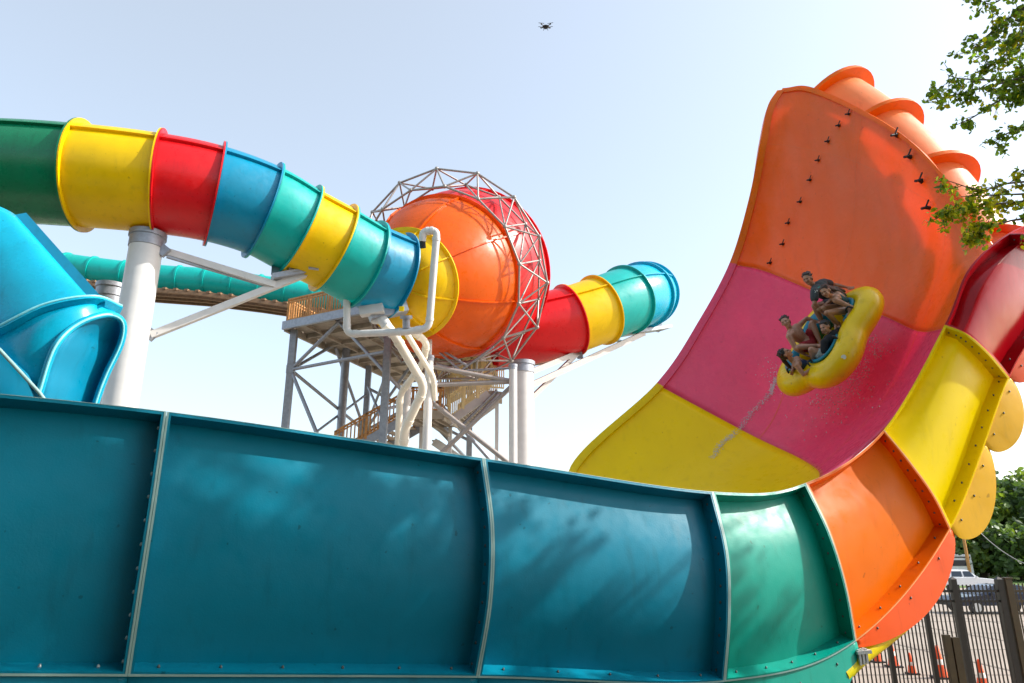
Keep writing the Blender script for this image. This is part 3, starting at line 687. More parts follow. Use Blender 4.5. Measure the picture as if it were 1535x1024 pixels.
for j in range(nl//2+1):
    a_, b_ = L0[j], L0[nl-1-j]; wd_ = (b_-a_).length
    rows.append([a_+(b_-a_)*x+V((-.12, .75, -.05))*math.sin(math.pi*x)*min(.9, wd_*.9) for x in lin(0, 1, 14)])
g.grid(rows); obj('inner_shell', g, M['blue'], lo, solid=.02)
g = MB(); dq = P(-40, 720, 11.2); g.grid([[P(-80, 450, 11.4), P(40, 560, 11.2), P(60, 590, 11.2), P(110, 660, 11.2)], [P(-80, 800, 11.2), P(0, 800, 11.1), P(40, 800, 11.1), P(80, 800, 11.1)]]); obj('end_wall', g, M['blue'], ch, solid=.03)
f = MB(); f.tube([P(-80, 455, 11.35), P(0, 525, 11.2), P(60, 590, 11.15), P(110, 660, 11.15)], .03, 8); obj('trim', f, M['paleedge'], ch)
for x, D in ((20, 13), (-150, 13)):
    q = P(x, 500, D); g = MB(); g.tube([V((q.x, q.y, 0)), V((q.x, q.y, 4.2))], .2, 16); obj('leg', g, M['white'], ch)

# legs under the wave slide
for s in (.5, 1.5, 2.5, 3.6):
    q = O(s, 1)-ON(s, .5)*1.6; g = MB(); g.tube([V((q.x, q.y, 0)), V((q.x, q.y, q.z-.4))], .14, 16); obj('leg', g, M['galv'], wave)
# ================================================================== RAFT
ru, rv = 6.38, .50
rq = None
def raft_uv():
    best = None
    for i in range(81):
        for j in range(41):
            u = 5+2.4*i/80; v = .2+.7*j/40; q = S(u, v)-CAM; D = q.dot(FW); x = CX+F*q.x/D; y = CY-F*q.dot(UPV)/D; e = (x-1262)**2+(y-527)**2
            if best is None or e < best[0]: best = (e, u, v)
    return best[1:]
ru, rv = raft_uv(); rn = SN(ru, rv)
rn = V((-.80, -.24, .54)).normalized()
raxis = V((.50, .10, .84)); raxis = (raxis-rn*raxis.dot(rn)).normalized(); rside = rn.cross(raxis)
rctr = P(1242, 513, 13.15)
raft = thing('raft', 'yellow clover shaped inflatable raft carrying five riders across the pink bowl', 'raft', rctr)
def rp(a, b, c): return rctr+raxis*a+rside*b+rn*c
cl = []
NL = 96
for k in range(NL):
    th = 2*math.pi*k/NL; r_ = .80-.13*math.cos(4*th); cl.append((r_*math.cos(th)*1.17, r_*math.sin(th)*1.0))
def closed_tube(pts, r, seg, nrm):
    n = len(pts); rows = []
    for i in range(n):
        t_ = (pts[(i+1) % n]-pts[i-1]).normalized(); a = t_.cross(nrm).normalized()
        rows.append([pts[i]+(a*math.cos(2*math.pi*k/seg)+nrm*math.sin(2*math.pi*k/seg))*r for k in range(seg)])
    rows.append(rows[0]); return rows
g = MB(); g.grid(closed_tube([rp(a, b, 0) for a, b in cl], .245, 24, rn), True); rt_ = obj('outer_tube', g, M['raft'], raft)
g = MB(); g.grid([[rp(a*k, b*k, -.12-.04*(1-k)) for a, b in cl]+[rp(cl[0][0]*k, cl[0][1]*k, -.12-.04*(1-k))] for k in (.02, .4, .78)]); obj('floor', g, M['raft'], raft, solid=.05)
for q in range(4):
    g = MB(); rows = []
    for k in range(-8, 9):
        i = (q*24+12+k) % NL; a, b = cl[i]; rows.append([rp(a*f_, b*f_, h) for f_, h in ((.66, -.12), (.70, .10), (.78, .22), (.86, .24))])
    g.grid(rows); obj('seat_back', g, M['raftblue'], raft, solid=.04)
for i in (6, 18, 30, 42, 54, 66, 78, 90):
    a, b = cl[i]; g = MB(); h = [rp(a*.84, b*.84, .22), rp(a*.86, b*.86, .31), rp(a*.96, b*.96, .34), rp(a*1.0, b*1.0, .27)]; g.tube(dense(h, 3), .018, 6); obj('handle', g, M['black'], raft)
def rel(px, py, D): return P(px, py, D)
g = MB(); 
vi = min(range(NL*12), key=lambda i: (lambda q: ((CX+F*q.x/q.dot(FW))-1264)**2+((CY-F*q.dot(UPV)/q.dot(FW))-536)**2)(rp(cl[i % NL][0], cl[i % NL][1], 0)+( (rp(cl[i % NL][0]*1.2, cl[i % NL][1]*1.2, 0)-rp(cl[i % NL][0], cl[i % NL][1], 0)).normalized()*math.cos((i//NL)*.26)+rn*math.sin((i//NL)*.26))*.245-CAM))
a, b = cl[vi % NL]; dr = (rp(a*1.2, b*1.2, 0)-rp(a, b, 0)).normalized(); an = (vi//NL)*.26; nn = dr*math.cos(an)+rn*math.sin(an)
g.tube([rp(a, b, 0)+nn*.238, rp(a, b, 0)+nn*.265], .042, 14); obj('air_valve', g, M['valve'], raft)

# ================================================================== PEOPLE
def fuse(name, mb, mat, parent, vox=.011, sm=4, label=None):
    me = bpy.data.meshes.new(name); off = wloc(parent)
    me.from_pydata([tuple(q-off) for q in mb.v], [], mb.f); me.update()
    tmp = bpy.data.objects.new(name+'_tmp', me); C.objects.link(tmp)
    md = tmp.modifiers.new('r', 'REMESH'); md.mode = 'VOXEL'; md.voxel_size = vox; md.use_smooth_shade = True
    if sm: ms = tmp.modifiers.new('s', 'SMOOTH'); ms.factor = .5; ms.iterations = sm
    dg = bpy.context.evaluated_depsgraph_get(); m2 = bpy.data.meshes.new_from_object(tmp.evaluated_get(dg))
    bpy.data.objects.remove(tmp); m2.name = name; m2.materials.clear(); m2.materials.append(mat)
    m2.polygons.foreach_set('use_smooth', [True]*len(m2.polygons))
    o = bpy.data.objects.new(name, m2); C.objects.link(o); o.parent = parent
    if label: o['label'] = label
    return o
def Z(x, y, D): return P(1140+x/4.265, 380+y/4.265, D)
def hand(g, wr, el, side, curl=.5, s=1.0):
    d = (wr-el).normalized(); n = d.cross(side).normalized(); sd = n.cross(d).normalized()
    g.cone(wr, wr+d*.03*s, .026, .028)
    for k in (-1, 0, 1): g.cone(wr+d*.02+sd*k*.012, wr+d*.085*s+sd*k*.022, .017, .015)
    for k, ln in ((-1.5, .060), (-.5, .074), (.5, .078), (1.5, .066)):
        b0 = wr+d*.085*s+sd*k*.017; d1 = (d+n*curl*.6+sd*k*.05).normalized(); b1 = b0+d1*ln*.5; d2 = (d+n*curl*1.5).normalized()
        g.cone(b0, b1, .0105, .0095, 8); g.cone(b1, b1+d2*ln*.5, .0095, .008, 8)
    b0 = wr+d*.03+sd*-.025; d1 = (d*.7-sd*.8+n*.3).normalized(); g.cone(b0, b0+d1*.045, .013, .011, 8); g.cone(b0+d1*.045, b0+d1*.045+(d*.9-sd*.2+n*.4).normalized()*.03, .011, .009, 8)
def person(label, J, skin_c, hair_c, hair, clothes, face, up, female=False):
    """J: head, neck, chest, pelvis, shL, elL, wrL, shR, elR, wrR, hipL, knL, anL, hipR, knR, anR (world points)"""
    o = thing('person', label, 'person', J['pelvis'], 'riders in the yellow raft')
    sk_ = skinmat('skin', skin_c); g = MB(); k = .9 if female else 1.0
    h = J['head']; f = face.normalized(); u = (up-f*up.dot(f)).normalized(); rt = f.cross(u)
    Rm = Matrix((rt, f, u)).transposed()
    g.sphere(h+u*.02-f*.012, .095, 16, 12, (.80, 1.0, 1.0), Rm); g.sphere(h-u*.045+f*.022, .068, 14, 10, (.86, .95, 1.05), Rm)
    g.sphere(h-u*.10+f*.055, .026, 10, 8)                                   # chin
    g.cone(h+u*.008+f*.082, h-u*.034+f*.108, .010, .016, 8); g.sphere(h+u*.022+f*.078, .02, 10, 8, (2.4, .8, .6), Rm)  # nose, brow
    for s in (-1, 1):
        g.sphere(h-u*.012+rt*s*.080-f*.005, .026, 10, 8, (.45, .8, 1.25), Rm)   # ears
        g.sphere(h-u*.03+rt*s*.035+f*.066, .024, 10, 8)                         # cheeks
    g.sphere(h-u*.062+f*.085, .014, 8, 6, (1.6, .7, .7), Rm)                  # lips
    g.cone(J['neck'], h-u*.06-f*.01, .056*k, .052*k)
    ch_, pe = J['chest'], J['pelvis']; sl_, sr_ = J['shL'], J['shR']; hl, hr = J['hipL'], J['hipR']; mid = (sl_+sr_)/2; wa = ch_*.45+pe*.55
    for s in (sl_, sr_):
        q = s*.55+mid*.45
        g.cone(q, ch_*.8+s*.2, .092*k, .105*k); g.cone(ch_*.75+s*.25, wa, .105*k, .095*k)
    g.cone(mid, ch_, .11*k, .12*k); g.cone(wa, pe, .105*k, .125*k); g.cone(J['neck'], mid, .06*k, .09*k)
    for s in (hl, hr): g.cone(wa*.6+s*.4, s, .10*k, .105*k); g.cone(pe, s, .12*k, .11*k)
    for a in ('L', 'R'):
        s, e, w_ = J['sh'+a], J['el'+a], J['wr'+a]
        g.cone(mid*.45+s*.55, s, .07*k, .062*k); g.cone(s, s+(e-s)*.45, .060*k, .052*k); g.cone(s+(e-s)*.45, e, .052*k, .040*k); g.cone(e, e+(w_-e)*.35, .041*k, .041*k); g.cone(e+(w_-e)*.35, w_, .041*k, .027*k)
        hand(g, w_, e, (FW+RT*.2) if a == 'L' else (FW*.6+UPV), .7)
        hp, kn, an = J['hip'+a], J['kn'+a], J['an'+a]
        g.cone(hp, hp+(kn-hp)*.5, .098*k, .080*k); g.cone(hp+(kn-hp)*.5, kn, .080*k, .058*k); g.cone(kn, kn+(an-kn)*.33, .056*k, .058*k); g.cone(kn+(an-kn)*.33, an, .058*k, .036*k)
        fd = (f*.8+(an-kn).normalized()*.35-up*.1).normalized(); g.cone(an-fd*.03, an+fd*.07+(an-kn).normalized()*.04, .038, .036); g.cone(an+fd*.07+(an-kn).normalized()*.04, an+fd*.17+(an-kn).normalized()*.05, .038, .026)
    body = fuse('body', g, sk_, o, .010, 3)
    e = MB()
    for s in (-1, 1): e.sphere(h+u*.004+rt*s*.032+f*.082, .010, 8, 6)
    obj('eyes', e, M['black'], o)
    e = MB(); e.sphere(h-u*.064+f*.094, .012, 8, 6, (1.9, .6, .35), Rm); obj('mouth', e, plain('lip', (.35, .09, .07), .5), o)
    hm = plain('hair', hair_c, .45, 0, .35, 40, .6, 90); g = MB()
    g.sphere(h+u*.034-f*.028, .101, 16, 12, (.84, .98, .96), Rm); g.sphere(h-f*.052-u*.012, .080, 14, 10, (.98, .72, 1.1), Rm); g.sphere(h+u*.088+f*.030, .04, 12, 8, (1.5, .9, .55), Rm)
    rnd = random.Random(len(label))
    for q in range(26):                                                      # tufts
        an = rnd.uniform(0, 6.28); el = rnd.uniform(.15, 1.2); d = (rt*math.cos(an)*math.cos(el)*.9+f*(math.sin(an)*math.cos(el)*.8-.25)+u*math.sin(el)).normalized()
        g.cone(h+u*.03-f*.025+d*.075, h+u*.03-f*.025+d*.106+f*rnd.uniform(-.01, .01), .022, .012, 8)
    for path in hair:
        for a, b in zip(path, path[1:]): g.cone(a, b, .042, .034)
        g.cone(path[-1], path[-1]+(path[-1]-path[-2]).normalized()*.05, .034, .012)
    fuse('hair', g, hm, o, .010, 2)
    for nm, kind, c in clothes:
        g = MB(); x = .016
        if kind == 'shirt':
            for s in (sl_, sr_):
                q = s*.55+mid*.45; g.cone(q, ch_*.8+s*.2, .092*k+x, .105*k+x); g.cone(ch_*.75+s*.25, wa, .105*k+x, .10*k+x)
            g.cone(mid, ch_, .11*k+x, .12*k+x); g.cone(wa, pe, .105*k+x*1.6, .125*k+x)
            for s in (hl, hr): g.cone(wa*.6+s*.4, s*.5+pe*.5, .10*k+x, .112*k+x)
            for a in ('L', 'R'):
                s, e_ = J['sh'+a], J['el'+a]; g.cone(mid*.45+s*.55, s, .07*k+x, .062*k+x); g.cone(s, s+(e_-s)*.55, .064*k+x, .058*k+x*1.3)
        elif kind == 'shorts':
            g.cone(wa*.35+pe*.65, pe, .118*k+x, .128*k+x)
            for a in ('L', 'R'):
                hp, kn = J['hip'+a], J['kn'+a]; g.cone(pe, hp, .122*k+x, .11*k+x); g.cone(hp, hp+(kn-hp)*.5, .10*k+x*1.2, .088*k+x*1.2)
        elif kind == 'suit':
            for s in (sl_, sr_): g.cone(ch_*.75+s*.25, wa, .105*k+x*.5, .095*k+x*.5)
            g.cone(wa, pe, .105*k+x*.5, .125*k+x*.5)
            for s in (hl, hr): g.cone(pe, s*.7+pe*.3, .12*k+x*.5, .11*k+x*.5)
            for s in (sl_, sr_): g.cone(ch_*.6+s*.4, mid*.35+s*.65+up*.09*0, .075, .055)
        elif kind == 'band':
            for s in (sl_, sr_): g.cone(ch_*.8+s*.2, ch_*.9+wa*.1, .105*k+x*.6, .106*k+x*.6)
        fuse(nm, g, plain(nm+'_cloth', c, .8, 0, .2, 25, .3, 40), o, .012, 3)
    return o
def jj(**k): return k
SKIN1 = (.42, .21, .13); SKIN2 = (.40, .20, .11); SKIN3 = (.47, .24, .16)
# rider 1: grey shirt, upper left
D = 13.45
person('person in a dark grey printed T-shirt leaning over the raft edge, uppermost of the riders', jj(
 head=Z(300, 160, D-.05), neck=Z(343, 205, D), chest=Z(405, 250, D), pelvis=Z(500, 300, D+.1),
 shL=Z(345, 245, D-.22), elL=Z(345, 320, D-.28), wrL=Z(392, 372, D-.25), shR=Z(405, 185, D+.2), elR=Z(470, 200, D+.35), wrR=Z(545, 215, D+.3),
 hipL=Z(490, 320, D-.08), knL=Z(345, 335, D-.18), anL=Z(402, 455, D-.1), hipR=Z(500, 300, D+.22), knR=Z(350, 345, D+.15), anR=Z(400, 450, D+.2)),
 SKIN1, (.012, .009, .007), [], [('t_shirt', 'shirt', (.05, .06, .065)), ('swim_shorts', 'shorts', (.05, .05, .06))], V((-.62, -.55, -.42)), V((-.25, -.1, .95)))
def on_surface(par, child, pts, mat, r):
    ch = [c for c in par.children if c.name.startswith(child)][0]; off = wloc(par); g = MB()
    vs_ = [v.co+off for v in ch.data.vertices]; pr = []
    for q in vs_: d = q-CAM; D_ = d.dot(FW); pr.append((CX+F*d.x/D_, CY-F*d.dot(UPV)/D_, D_, q))
    for zx, zy in pts:
        px, py = 1140+zx/4.265, 380+zy/4.265; near = [t_ for t_ in pr if (t_[0]-px)**2+(t_[1]-py)**2 < 1.5]
        if near: q = min(near, key=lambda t_: t_[2])[3]; g.sphere(q, r, 8, 5, (1, .4, .8))
    if g.v: obj('shirt_print', g, mat, ch)
pr_ = [o for o in bpy.data.objects if o.name.startswith('person')][-1]
on_surface(pr_, 't_shirt', [(345, 235), (352, 240), (360, 232), (346, 246), (366, 238)], M['valve'], .010)
on_surface(pr_, 't_shirt', [(368, 215), (374, 212), (380, 210), (372, 218)], M['teal'], .012)
# rider 2: long brown hair
D = 12.95
person('person with long brown hair hunched forward with knees drawn up, holding the raft handle', jj(
 head=Z(415, 243, D-.12), neck=Z(455, 275, D-.05), chest=Z(505, 290, D), pelvis=Z(575, 340, D+.1),
 shL=Z(480, 300, D-.17), elL=Z(585, 345, D-.3), wrL=Z(545, 425, D-.3), shR=Z(500, 250, D+.17), elR=Z(440, 310, D+.25), wrR=Z(400, 340, D+.15),
 hipL=Z(570, 360, D-.05), knL=Z(425, 380, D-.2), anL=Z(500, 455, D-.1), hipR=Z(575, 345, D+.18), knR=Z(410, 345, D+.05), anR=Z(480, 450, D+.1)),
 SKIN2, (.045, .022, .012), [[Z(435, 222, D-.02), Z(490, 240, D+.02), Z(535, 262, D+.05)], [Z(430, 215, D+.02), Z(480, 222, D+.05), Z(530, 240, D+.1)]],
 [('bikini', 'suit', (.03, .08, .09))], V((-.66, -.52, -.45)), V((-.35, .05, .9)), True)
# rider 3: bare chest, red shorts
D = 13.3
person('bare chested person in red swim shorts sitting at the far side of the raft', jj(
 head=Z(160, 437, D-.05), neck=Z(192, 492, D), chest=Z(235, 525, D), pelvis=Z(315, 580, D+.05),
 shL=Z(183, 530, D-.18), elL=Z(225, 610, D-.25), wrL=Z(285, 645, D-.25), shR=Z(245, 462, D+.18), elR=Z(295, 415, D+.25), wrR=Z(335, 428, D+.2),
 hipL=Z(310, 595, D-.1), knL=Z(245, 600, D-.32), anL=Z(365, 590, D-.42), hipR=Z(320, 565, D+.12), knR=Z(330, 445, D+.0), anR=Z(383, 570, D-.12)),
 SKIN3, (.018, .012, .009), [], [('swim_shorts', 'shorts', (.30, .012, .02))], V((-.55, -.75, -.28)), V((-.45, .05, .9)))
# rider 4: black shirt, back to the camera
D = 12.72
person('person in a black T-shirt with tousled dark hair seated with back to the camera', jj(
 head=Z(412, 470, D-.02), neck=Z(447, 515, D), chest=Z(470, 555, D), pelvis=Z(475, 655, D+.1),
 shL=Z(412, 570, D-.12), elL=Z(415, 660, D-.15), wrL=Z(385, 690, D-.05), shR=Z(535, 490, D+.05), elR=Z(585, 485, D-.12), wrR=Z(560, 525, D-.2),
 hipL=Z(440, 670, D-.02), knL=Z(325, 615, D+.0), anL=Z(350, 705, D+.1), hipR=Z(470, 650, D+.18), knR=Z(365, 610, D+.2), anR=Z(375, 690, D+.25)),
 SKIN3, (.010, .008, .008), [], [('t_shirt', 'shirt', (.008, .008, .011)), ('swim_shorts', 'shorts', (.42, .40, .36))], V((-.75, -.35, -.42)), V((-.35, -.15, .9)))
# rider 5: dark ponytail, navy swimsuit
D = 12.85
person('person with long black hair lying back in a navy swimsuit, lowest of the riders', jj(
 head=Z(158, 640, D-.05), neck=Z(200, 680, D), chest=Z(248, 710, D), pelvis=Z(335, 725, D+.1),
 shL=Z(232, 715, D-.17), elL=Z(275, 775, D-.24), wrL=Z(370, 708, D-.28), shR=Z(235, 675, D+.17), elR=Z(205, 740, D+.25), wrR=Z(205, 755, D+.1),
 hipL=Z(335, 735, D-.05), knL=Z(415, 660, D-.12), anL=Z(450, 690, D+.1), hipR=Z(340, 715, D+.2), knR=Z(420, 640, D+.2), anR=Z(450, 690, D+.3)),
 SKIN1, (.010, .007, .006), [[Z(128, 640, D), Z(150, 685, D+.05), Z(185, 725, D+.06)], [Z(138, 625, D+.05), Z(140, 670, D+.08), Z(170, 712, D+.1)]],
 [('swimsuit', 'suit', (.012, .035, .10))], V((.45, -.62, .55)), V((-.7, .0, .55)), True)

# ================================================================== WATER
wm, t, p, out = newmat('white_water'); p.inputs['Base Color'].default_value = (.85, .87, .9, 1); p.inputs['Roughness'].default_value = .15; p.inputs['Transmission Weight'].default_value = .15; p.inputs['IOR'].default_value = 1.33
g = MB(); rnd = random.Random(3)
def uv_at(px, py, lo=3.4, hi=8):
    best = None
    for i in range(0, 61):
        for j in range(0, 31):
            u = lo+(hi-lo)*i/60; v = .05+.9*j/30; q = S(u, v)-CAM; D_ = q.dot(FW); e = (CX+F*q.x/D_-px)**2+(CY-F*q.dot(UPV)/D_-py)**2
            if best is None or e < best[0]: best = (e, u, v)
    return best[1], best[2]
trail = [uv_at(*q) for q in ((1162, 565), (1150, 590), (1130, 622), (1105, 648), (1082, 668), (1062, 690))]
for k in range(900):
    x = rnd.random()**1.2*(len(trail)-1); i = min(int(x), len(trail)-2); f_ = x-i
    u = trail[i][0]+(trail[i+1][0]-trail[i][0])*f_+rnd.gauss(0, .012); v = trail[i][1]+(trail[i+1][1]-trail[i][1])*f_+rnd.gauss(0, .0045)
    n = SN(u, v); g.sphere(S(u, v)+n*(.018+rnd.random()*.012), rnd.uniform(.003, .010), 6, 4, (1, rnd.uniform(1, 3.0), 1))
for px, py, sp, cnt in ((1310, 505, 6, 50), (1318, 520, 9, 90), (1300, 555, 9, 80), (1285, 565, 8, 60), (1270, 585, 14, 90), (1245, 592, 10, 60), (1220, 603, 5, 40), (1290, 600, 22, 70), (1160, 560, 8, 60), (1180, 575, 12, 60), (1230, 620, 20, 60)):
    u0, v0 = uv_at(px, py)
    for k in range(cnt):
        u = u0+rnd.gauss(0, sp*.008); v = v0+rnd.gauss(0, sp*.0035); n = SN(u, v)
        g.sphere(S(u, v)+n*(.02+abs(rnd.gauss(0, .07))), rnd.uniform(.004, .012), 6, 4)
o = obj('water_spray', g, wm); tag(o, 'white splashes and droplets thrown up around the raft on the pink bowl', 'water', kind='stuff')

runs(M['pink'], (.90, .20, .30), .3)
# ================================================================== DRONE
dr_ = thing('drone', 'small dark quadcopter drone high in the sky', 'drone', P(818, 40, 30))
q = P(818, 40, 30); g = MB(); g.sphere(q, .10, 12, 8, (1.5, 1, .6)); g.box(q-V((0, 0, .06)), .10, .10, .06); obj('body', g, M['black'], dr_)
for sx, sy in ((-1, -1), (1, -1), (1, 1), (-1, 1)):
    e = q+V((sx*.19, sy*.17, .02+sy*.05)); g = MB(); g.tube([q, e], .018, 6); g.tube([e, e+V((0, 0, .05))], .03, 8); am = obj('arm', g, M['black'], dr_)
    g = MB(); g.beam(e+V((-.12, .02*sx, .06)), e+V((.12, -.02*sx, .07)), .025, .006); obj('rotor', g, M['black'], am)
    g = MB(); g.tube([q+V((sx*.06, sy*.04, -.05)), q+V((sx*.10, sy*.05, -.16))], .010, 5); obj('landing_leg', g, M['black'], dr_)

# ================================================================== FENCE
FY = 13.4
fe = thing('metal_fence', 'dark bronze picket fence with double gate posts beyond the slide', 'fence', (8.2, FY, 0))
def fx(px, y=930): return PY(px, y, FY).x
TOPZ = 2.18
posts = [fx(1262), fx(1328), fx(1390), fx(1438), fx(1508), fx(1600), fx(1680)]
for i, x in enumerate(posts):
    wd = .10 if i in (3, 4) else .075; g = MB(); g.box((x, FY, 1.12), wd, wd, 2.24); po = obj('post', g, M['bronze'], fe)
    g = MB(); g.add([(x-wd*.58, FY-wd*.58, 2.24), (x+wd*.58, FY-wd*.58, 2.24), (x+wd*.58, FY+wd*.58, 2.24), (x-wd*.58, FY+wd*.58, 2.24), (x, FY, 2.24+.05)], [(3, 2, 1, 0), (0, 1, 4), (1, 2, 4), (2, 3, 4), (3, 0, 4)], False); obj('post_cap', g, M['bronze'], po)
g = MB(); g.box((posts[4]+.145, FY-.01, 1.12), .12, .12, 2.24); po = obj('gate_post', g, M['bronzelight'], fe)
g = MB(); g.box((posts[4]+.145, FY-.01, 2.26), .14, .14, .03); obj('post_cap', g, M['bronzelight'], po)
for i in range(len(posts)-1):
    a, b = posts[i]+.06, posts[i+1]-.06
    if i == 4: a += .18
    mt = M['bronze'] if i < 4 else M['bronzelight']; n = max(3, int((b-a)/.068)); g = MB()
    for k in range(n): g.box((a+(b-a)*(k+.5)/n, FY, 1.13), .019, .019, TOPZ-.14 if i < 4 else TOPZ-.10)
    bay = obj('picket_panel', g, mt, fe); g = MB()
    for z in (2.04, 1.87, .18): g = MB(); g.box(((a+b)/2, FY-.002, z), b-a, .038, .04); obj('rail', g, mt, bay)
bl = thing('short_post', 'short brown double post in front of the metal fence', 'post', PY(1434, 1000, 12.9)); bl.location.z = 0
x = PY(1431, 1000, 12.9).x
g = MB(); g.box((x-.06, 12.9, .68), .10, .10, 1.36); obj('post', g, M['bronzelight'], bl); g = MB(); g.box((x+.07, 12.9, .66), .12, .12, 1.32); obj('post', g, M['bronzelight'], bl)

# ================================================================== CONES
def cone_thing(px, py, hpx, label):
    b = PZ(px, py, 0); h = hpx/F*(b-CAM).dot(FW); o = thing('traffic_cone', label, 'traffic cone', b, 'orange traffic cones beyond the fence')
    g = MB(); s = h*.26; g.box(b+V((0, 0, .02)), s*2, s*2, .035); obj('base', g, M['black'], o)
    g = MB(); g.tube([b+V((0, 0, .035)), b+V((0, 0, h*.42))], [h*.20, h*.145], 20); g.tube([b+V((0, 0, h*.58)), b+V((0, 0, h*.98)), b+V((0, 0, h))], [h*.108, h*.045, h*.03], 20); obj('cone_body', g, M['coneorange'], o)
    g = MB(); g.tube([b+V((0, 0, h*.42)), b+V((0, 0, h*.58))], [h*.147, h*.11], 20); obj('reflective_collar', g, M['conewhite'], o); return o
for a in ((1316, 993, 34, 'orange traffic cone tight under the orange crescent, leftmost of the row'), (1340, 1000, 38, 'slender orange traffic cone just left of a fence post, second from the left'), (1368, 1011, 30, 'smallest orange traffic cone, midway between two fence posts'),
          (1412, 1017, 46, 'tall orange traffic cone left of the short brown post'), (1475, 1036, 44, 'orange traffic cone cut by the bottom of the frame near the gate')): cone_thing(*a)

# ================================================================== VEHICLES
def car(name, label, loc, length, height, wid, flip, body_m, suv):
    o = thing(name, label, 'car', loc); L, H = length, height
    s = -1 if flip else 1
    if suv: lo = [(-.5, .30), (-.5, .62), (-.46, .66), (.16, .66), (.22, .64), (.47, .58), (.5, .50), (.5, .28)]; cab = [(-.485, .64), (-.455, .95), (-.42, 1.0), (.0, 1.0), (.06, .97), (.22, .63)]
    else: lo = [(-.5, .32), (-.5, .60), (-.46, .68), (-.2, .70), (.2, .68), (.44, .58), (.5, .46), (.5, .28)]; cab = [(-.36, .66), (-.24, .94), (-.16, 1.0), (.04, 1.0), (.10, .95), (.25, .66)]
    def loft(prof, w0, w1, mid=None):
        g = MB(); n = len(prof); rows = []
        zs = [z for x, z in prof]; zmin, zmax = min(zs), max(zs)
        for y, k in ((-1, .94), (-.93, 1), (.93, 1), (1, .94)):
            row = []
            for x, z in prof:
                wz = w0+(w1-w0)*(z-zmin)/(zmax-zmin); row.append(V(loc)+V((s*x*L*k, y*wid/2*wz, (zmin+(z-zmin)*(.97 if k < 1 else 1))*H)))
            rows.append(row)
        g.grid(rows, True, False); g.add(rows[0], [tuple(range(n))], False); g.add(rows[-1], [tuple(reversed(range(n)))], False); return g
    bd = obj('body', loft(lo, .97, 1.0), body_m, o); bv = bd.modifiers.new('bevel', 'BEVEL'); bv.width = .03; bv.segments = 2; bv.limit_method = 'ANGLE'
    cb_ = obj('cabin', loft(cab, .96, .78), body_m, o); bv = cb_.modifiers.new('bevel', 'BEVEL'); bv.width = .03; bv.segments = 2; bv.limit_method = 'ANGLE'
    wins = [(-.43, -.30), (-.27, -.08), (-.05, .13)] if suv else [(-.22, -.08), (-.05, .12)]
    for sd in (-1, 1):
        for a, b in wins:
            z0, z1 = .69, .93; sl0 = 0 if b < .1 else .055
            yw = lambda z: sd*(wid/2*(.96-.18*(z-.64)/.36)+.012)
            g = MB(); g.add([V(loc)+V((s*a*L, yw(z0), z0*H)), V(loc)+V((s*b*L, yw(z0), z0*H)), V(loc)+V((s*(b-sl0)*L, yw(z1), z1*H)), V(loc)+V((s*(a+(.02 if a < -.2 else 0))*L, yw(z1), z1*H))], [(0, 1, 2, 3)], False)
            obj('window', g, M['glass'], o, solid=.012)
    for wx in (-.31, .31):
        for sd in (-1, 1):
            r_ = .235*H if not suv else .20*H; c = V(loc)+V((s*wx*L, sd*(wid/2-.09), r_)); g = MB(); g.tube([c-V((0, .1, 0)), c+V((0, .1, 0))], r_, 24); wh = obj('wheel', g, M['black'], o)
            g = MB(); g.tube([c+V((0, sd*.09, 0)), c+V((0, sd*.108, 0))], r_*.66, 20); 
            obj('rim', g, M['chrome'], wh)
    for sd in (-1, 1):
        g = MB(); g.box(V(loc)+V((s*.485*L, sd*wid*.36, .50*H)), .10, .3, .12); obj('headlight', g, M['chrome'], o)
        g = MB(); g.box(V(loc)+V((-s*.49*L, sd*wid*.40, .55*H)), .08, .2, .18); obj('tail_light', g, M['lamp'], o)
        g = MB(); g.box(V(loc)+V((s*.15*L, sd*(wid/2+.07), .68*H)), .12, .16, .12); obj('mirror', g, body_m, o)
    g = MB(); g.box(V(loc)+V((s*.49*L, 0, .33*H)), .14, wid*.9, .14); obj('bumper', g, M['black'], o); g = MB(); g.box(V(loc)+V((-s*.49*L, 0, .36*H)), .12, wid*.9, .14); obj('bumper', g, M['black'], o)
    return o
q = PZ(1443, 887, 0); car('parked_suv', 'white sport utility car parked beyond the fence below the trees', q, 4.3, 1.62, 1.9, False, M['carwhite'], True)
q = PZ(1494, 919, 0); car('parked_car', 'dark navy car parked just behind the fence pickets', q, 4.7, 1.32, 1.85, True, M['carnavy'], False)
q = PZ(1424, 874, 0); rv_ = thing('camper_van', 'white camper behind the white car under the trees', 'camper', q)
g = MB(); g.box(q+V((0, 0, 1.65)), 2.8, 4.2, 2.3); o = obj('body', g, M['carwhite'], rv_); bv = o.modifiers.new('b', 'BEVEL'); bv.width = .15; bv.segments = 3
g = MB(); g.box(q+V((0.1, -2.12, 1.95)), 1.6, .06, .55); obj('window', g, M['glass'], rv_); g = MB(); g.box(q+V((0, -2.11, 2.5)), 2.4, .04, .12); obj('trim', g, M['carnavy'], rv_)
for sx in (-1, 1):
    g = MB(); g.tube([q+V((sx*1.1, -1.4, .4)), q+V((sx*1.3, -1.4, .4))], .4, 18); obj('wheel', g, M['black'], rv_)

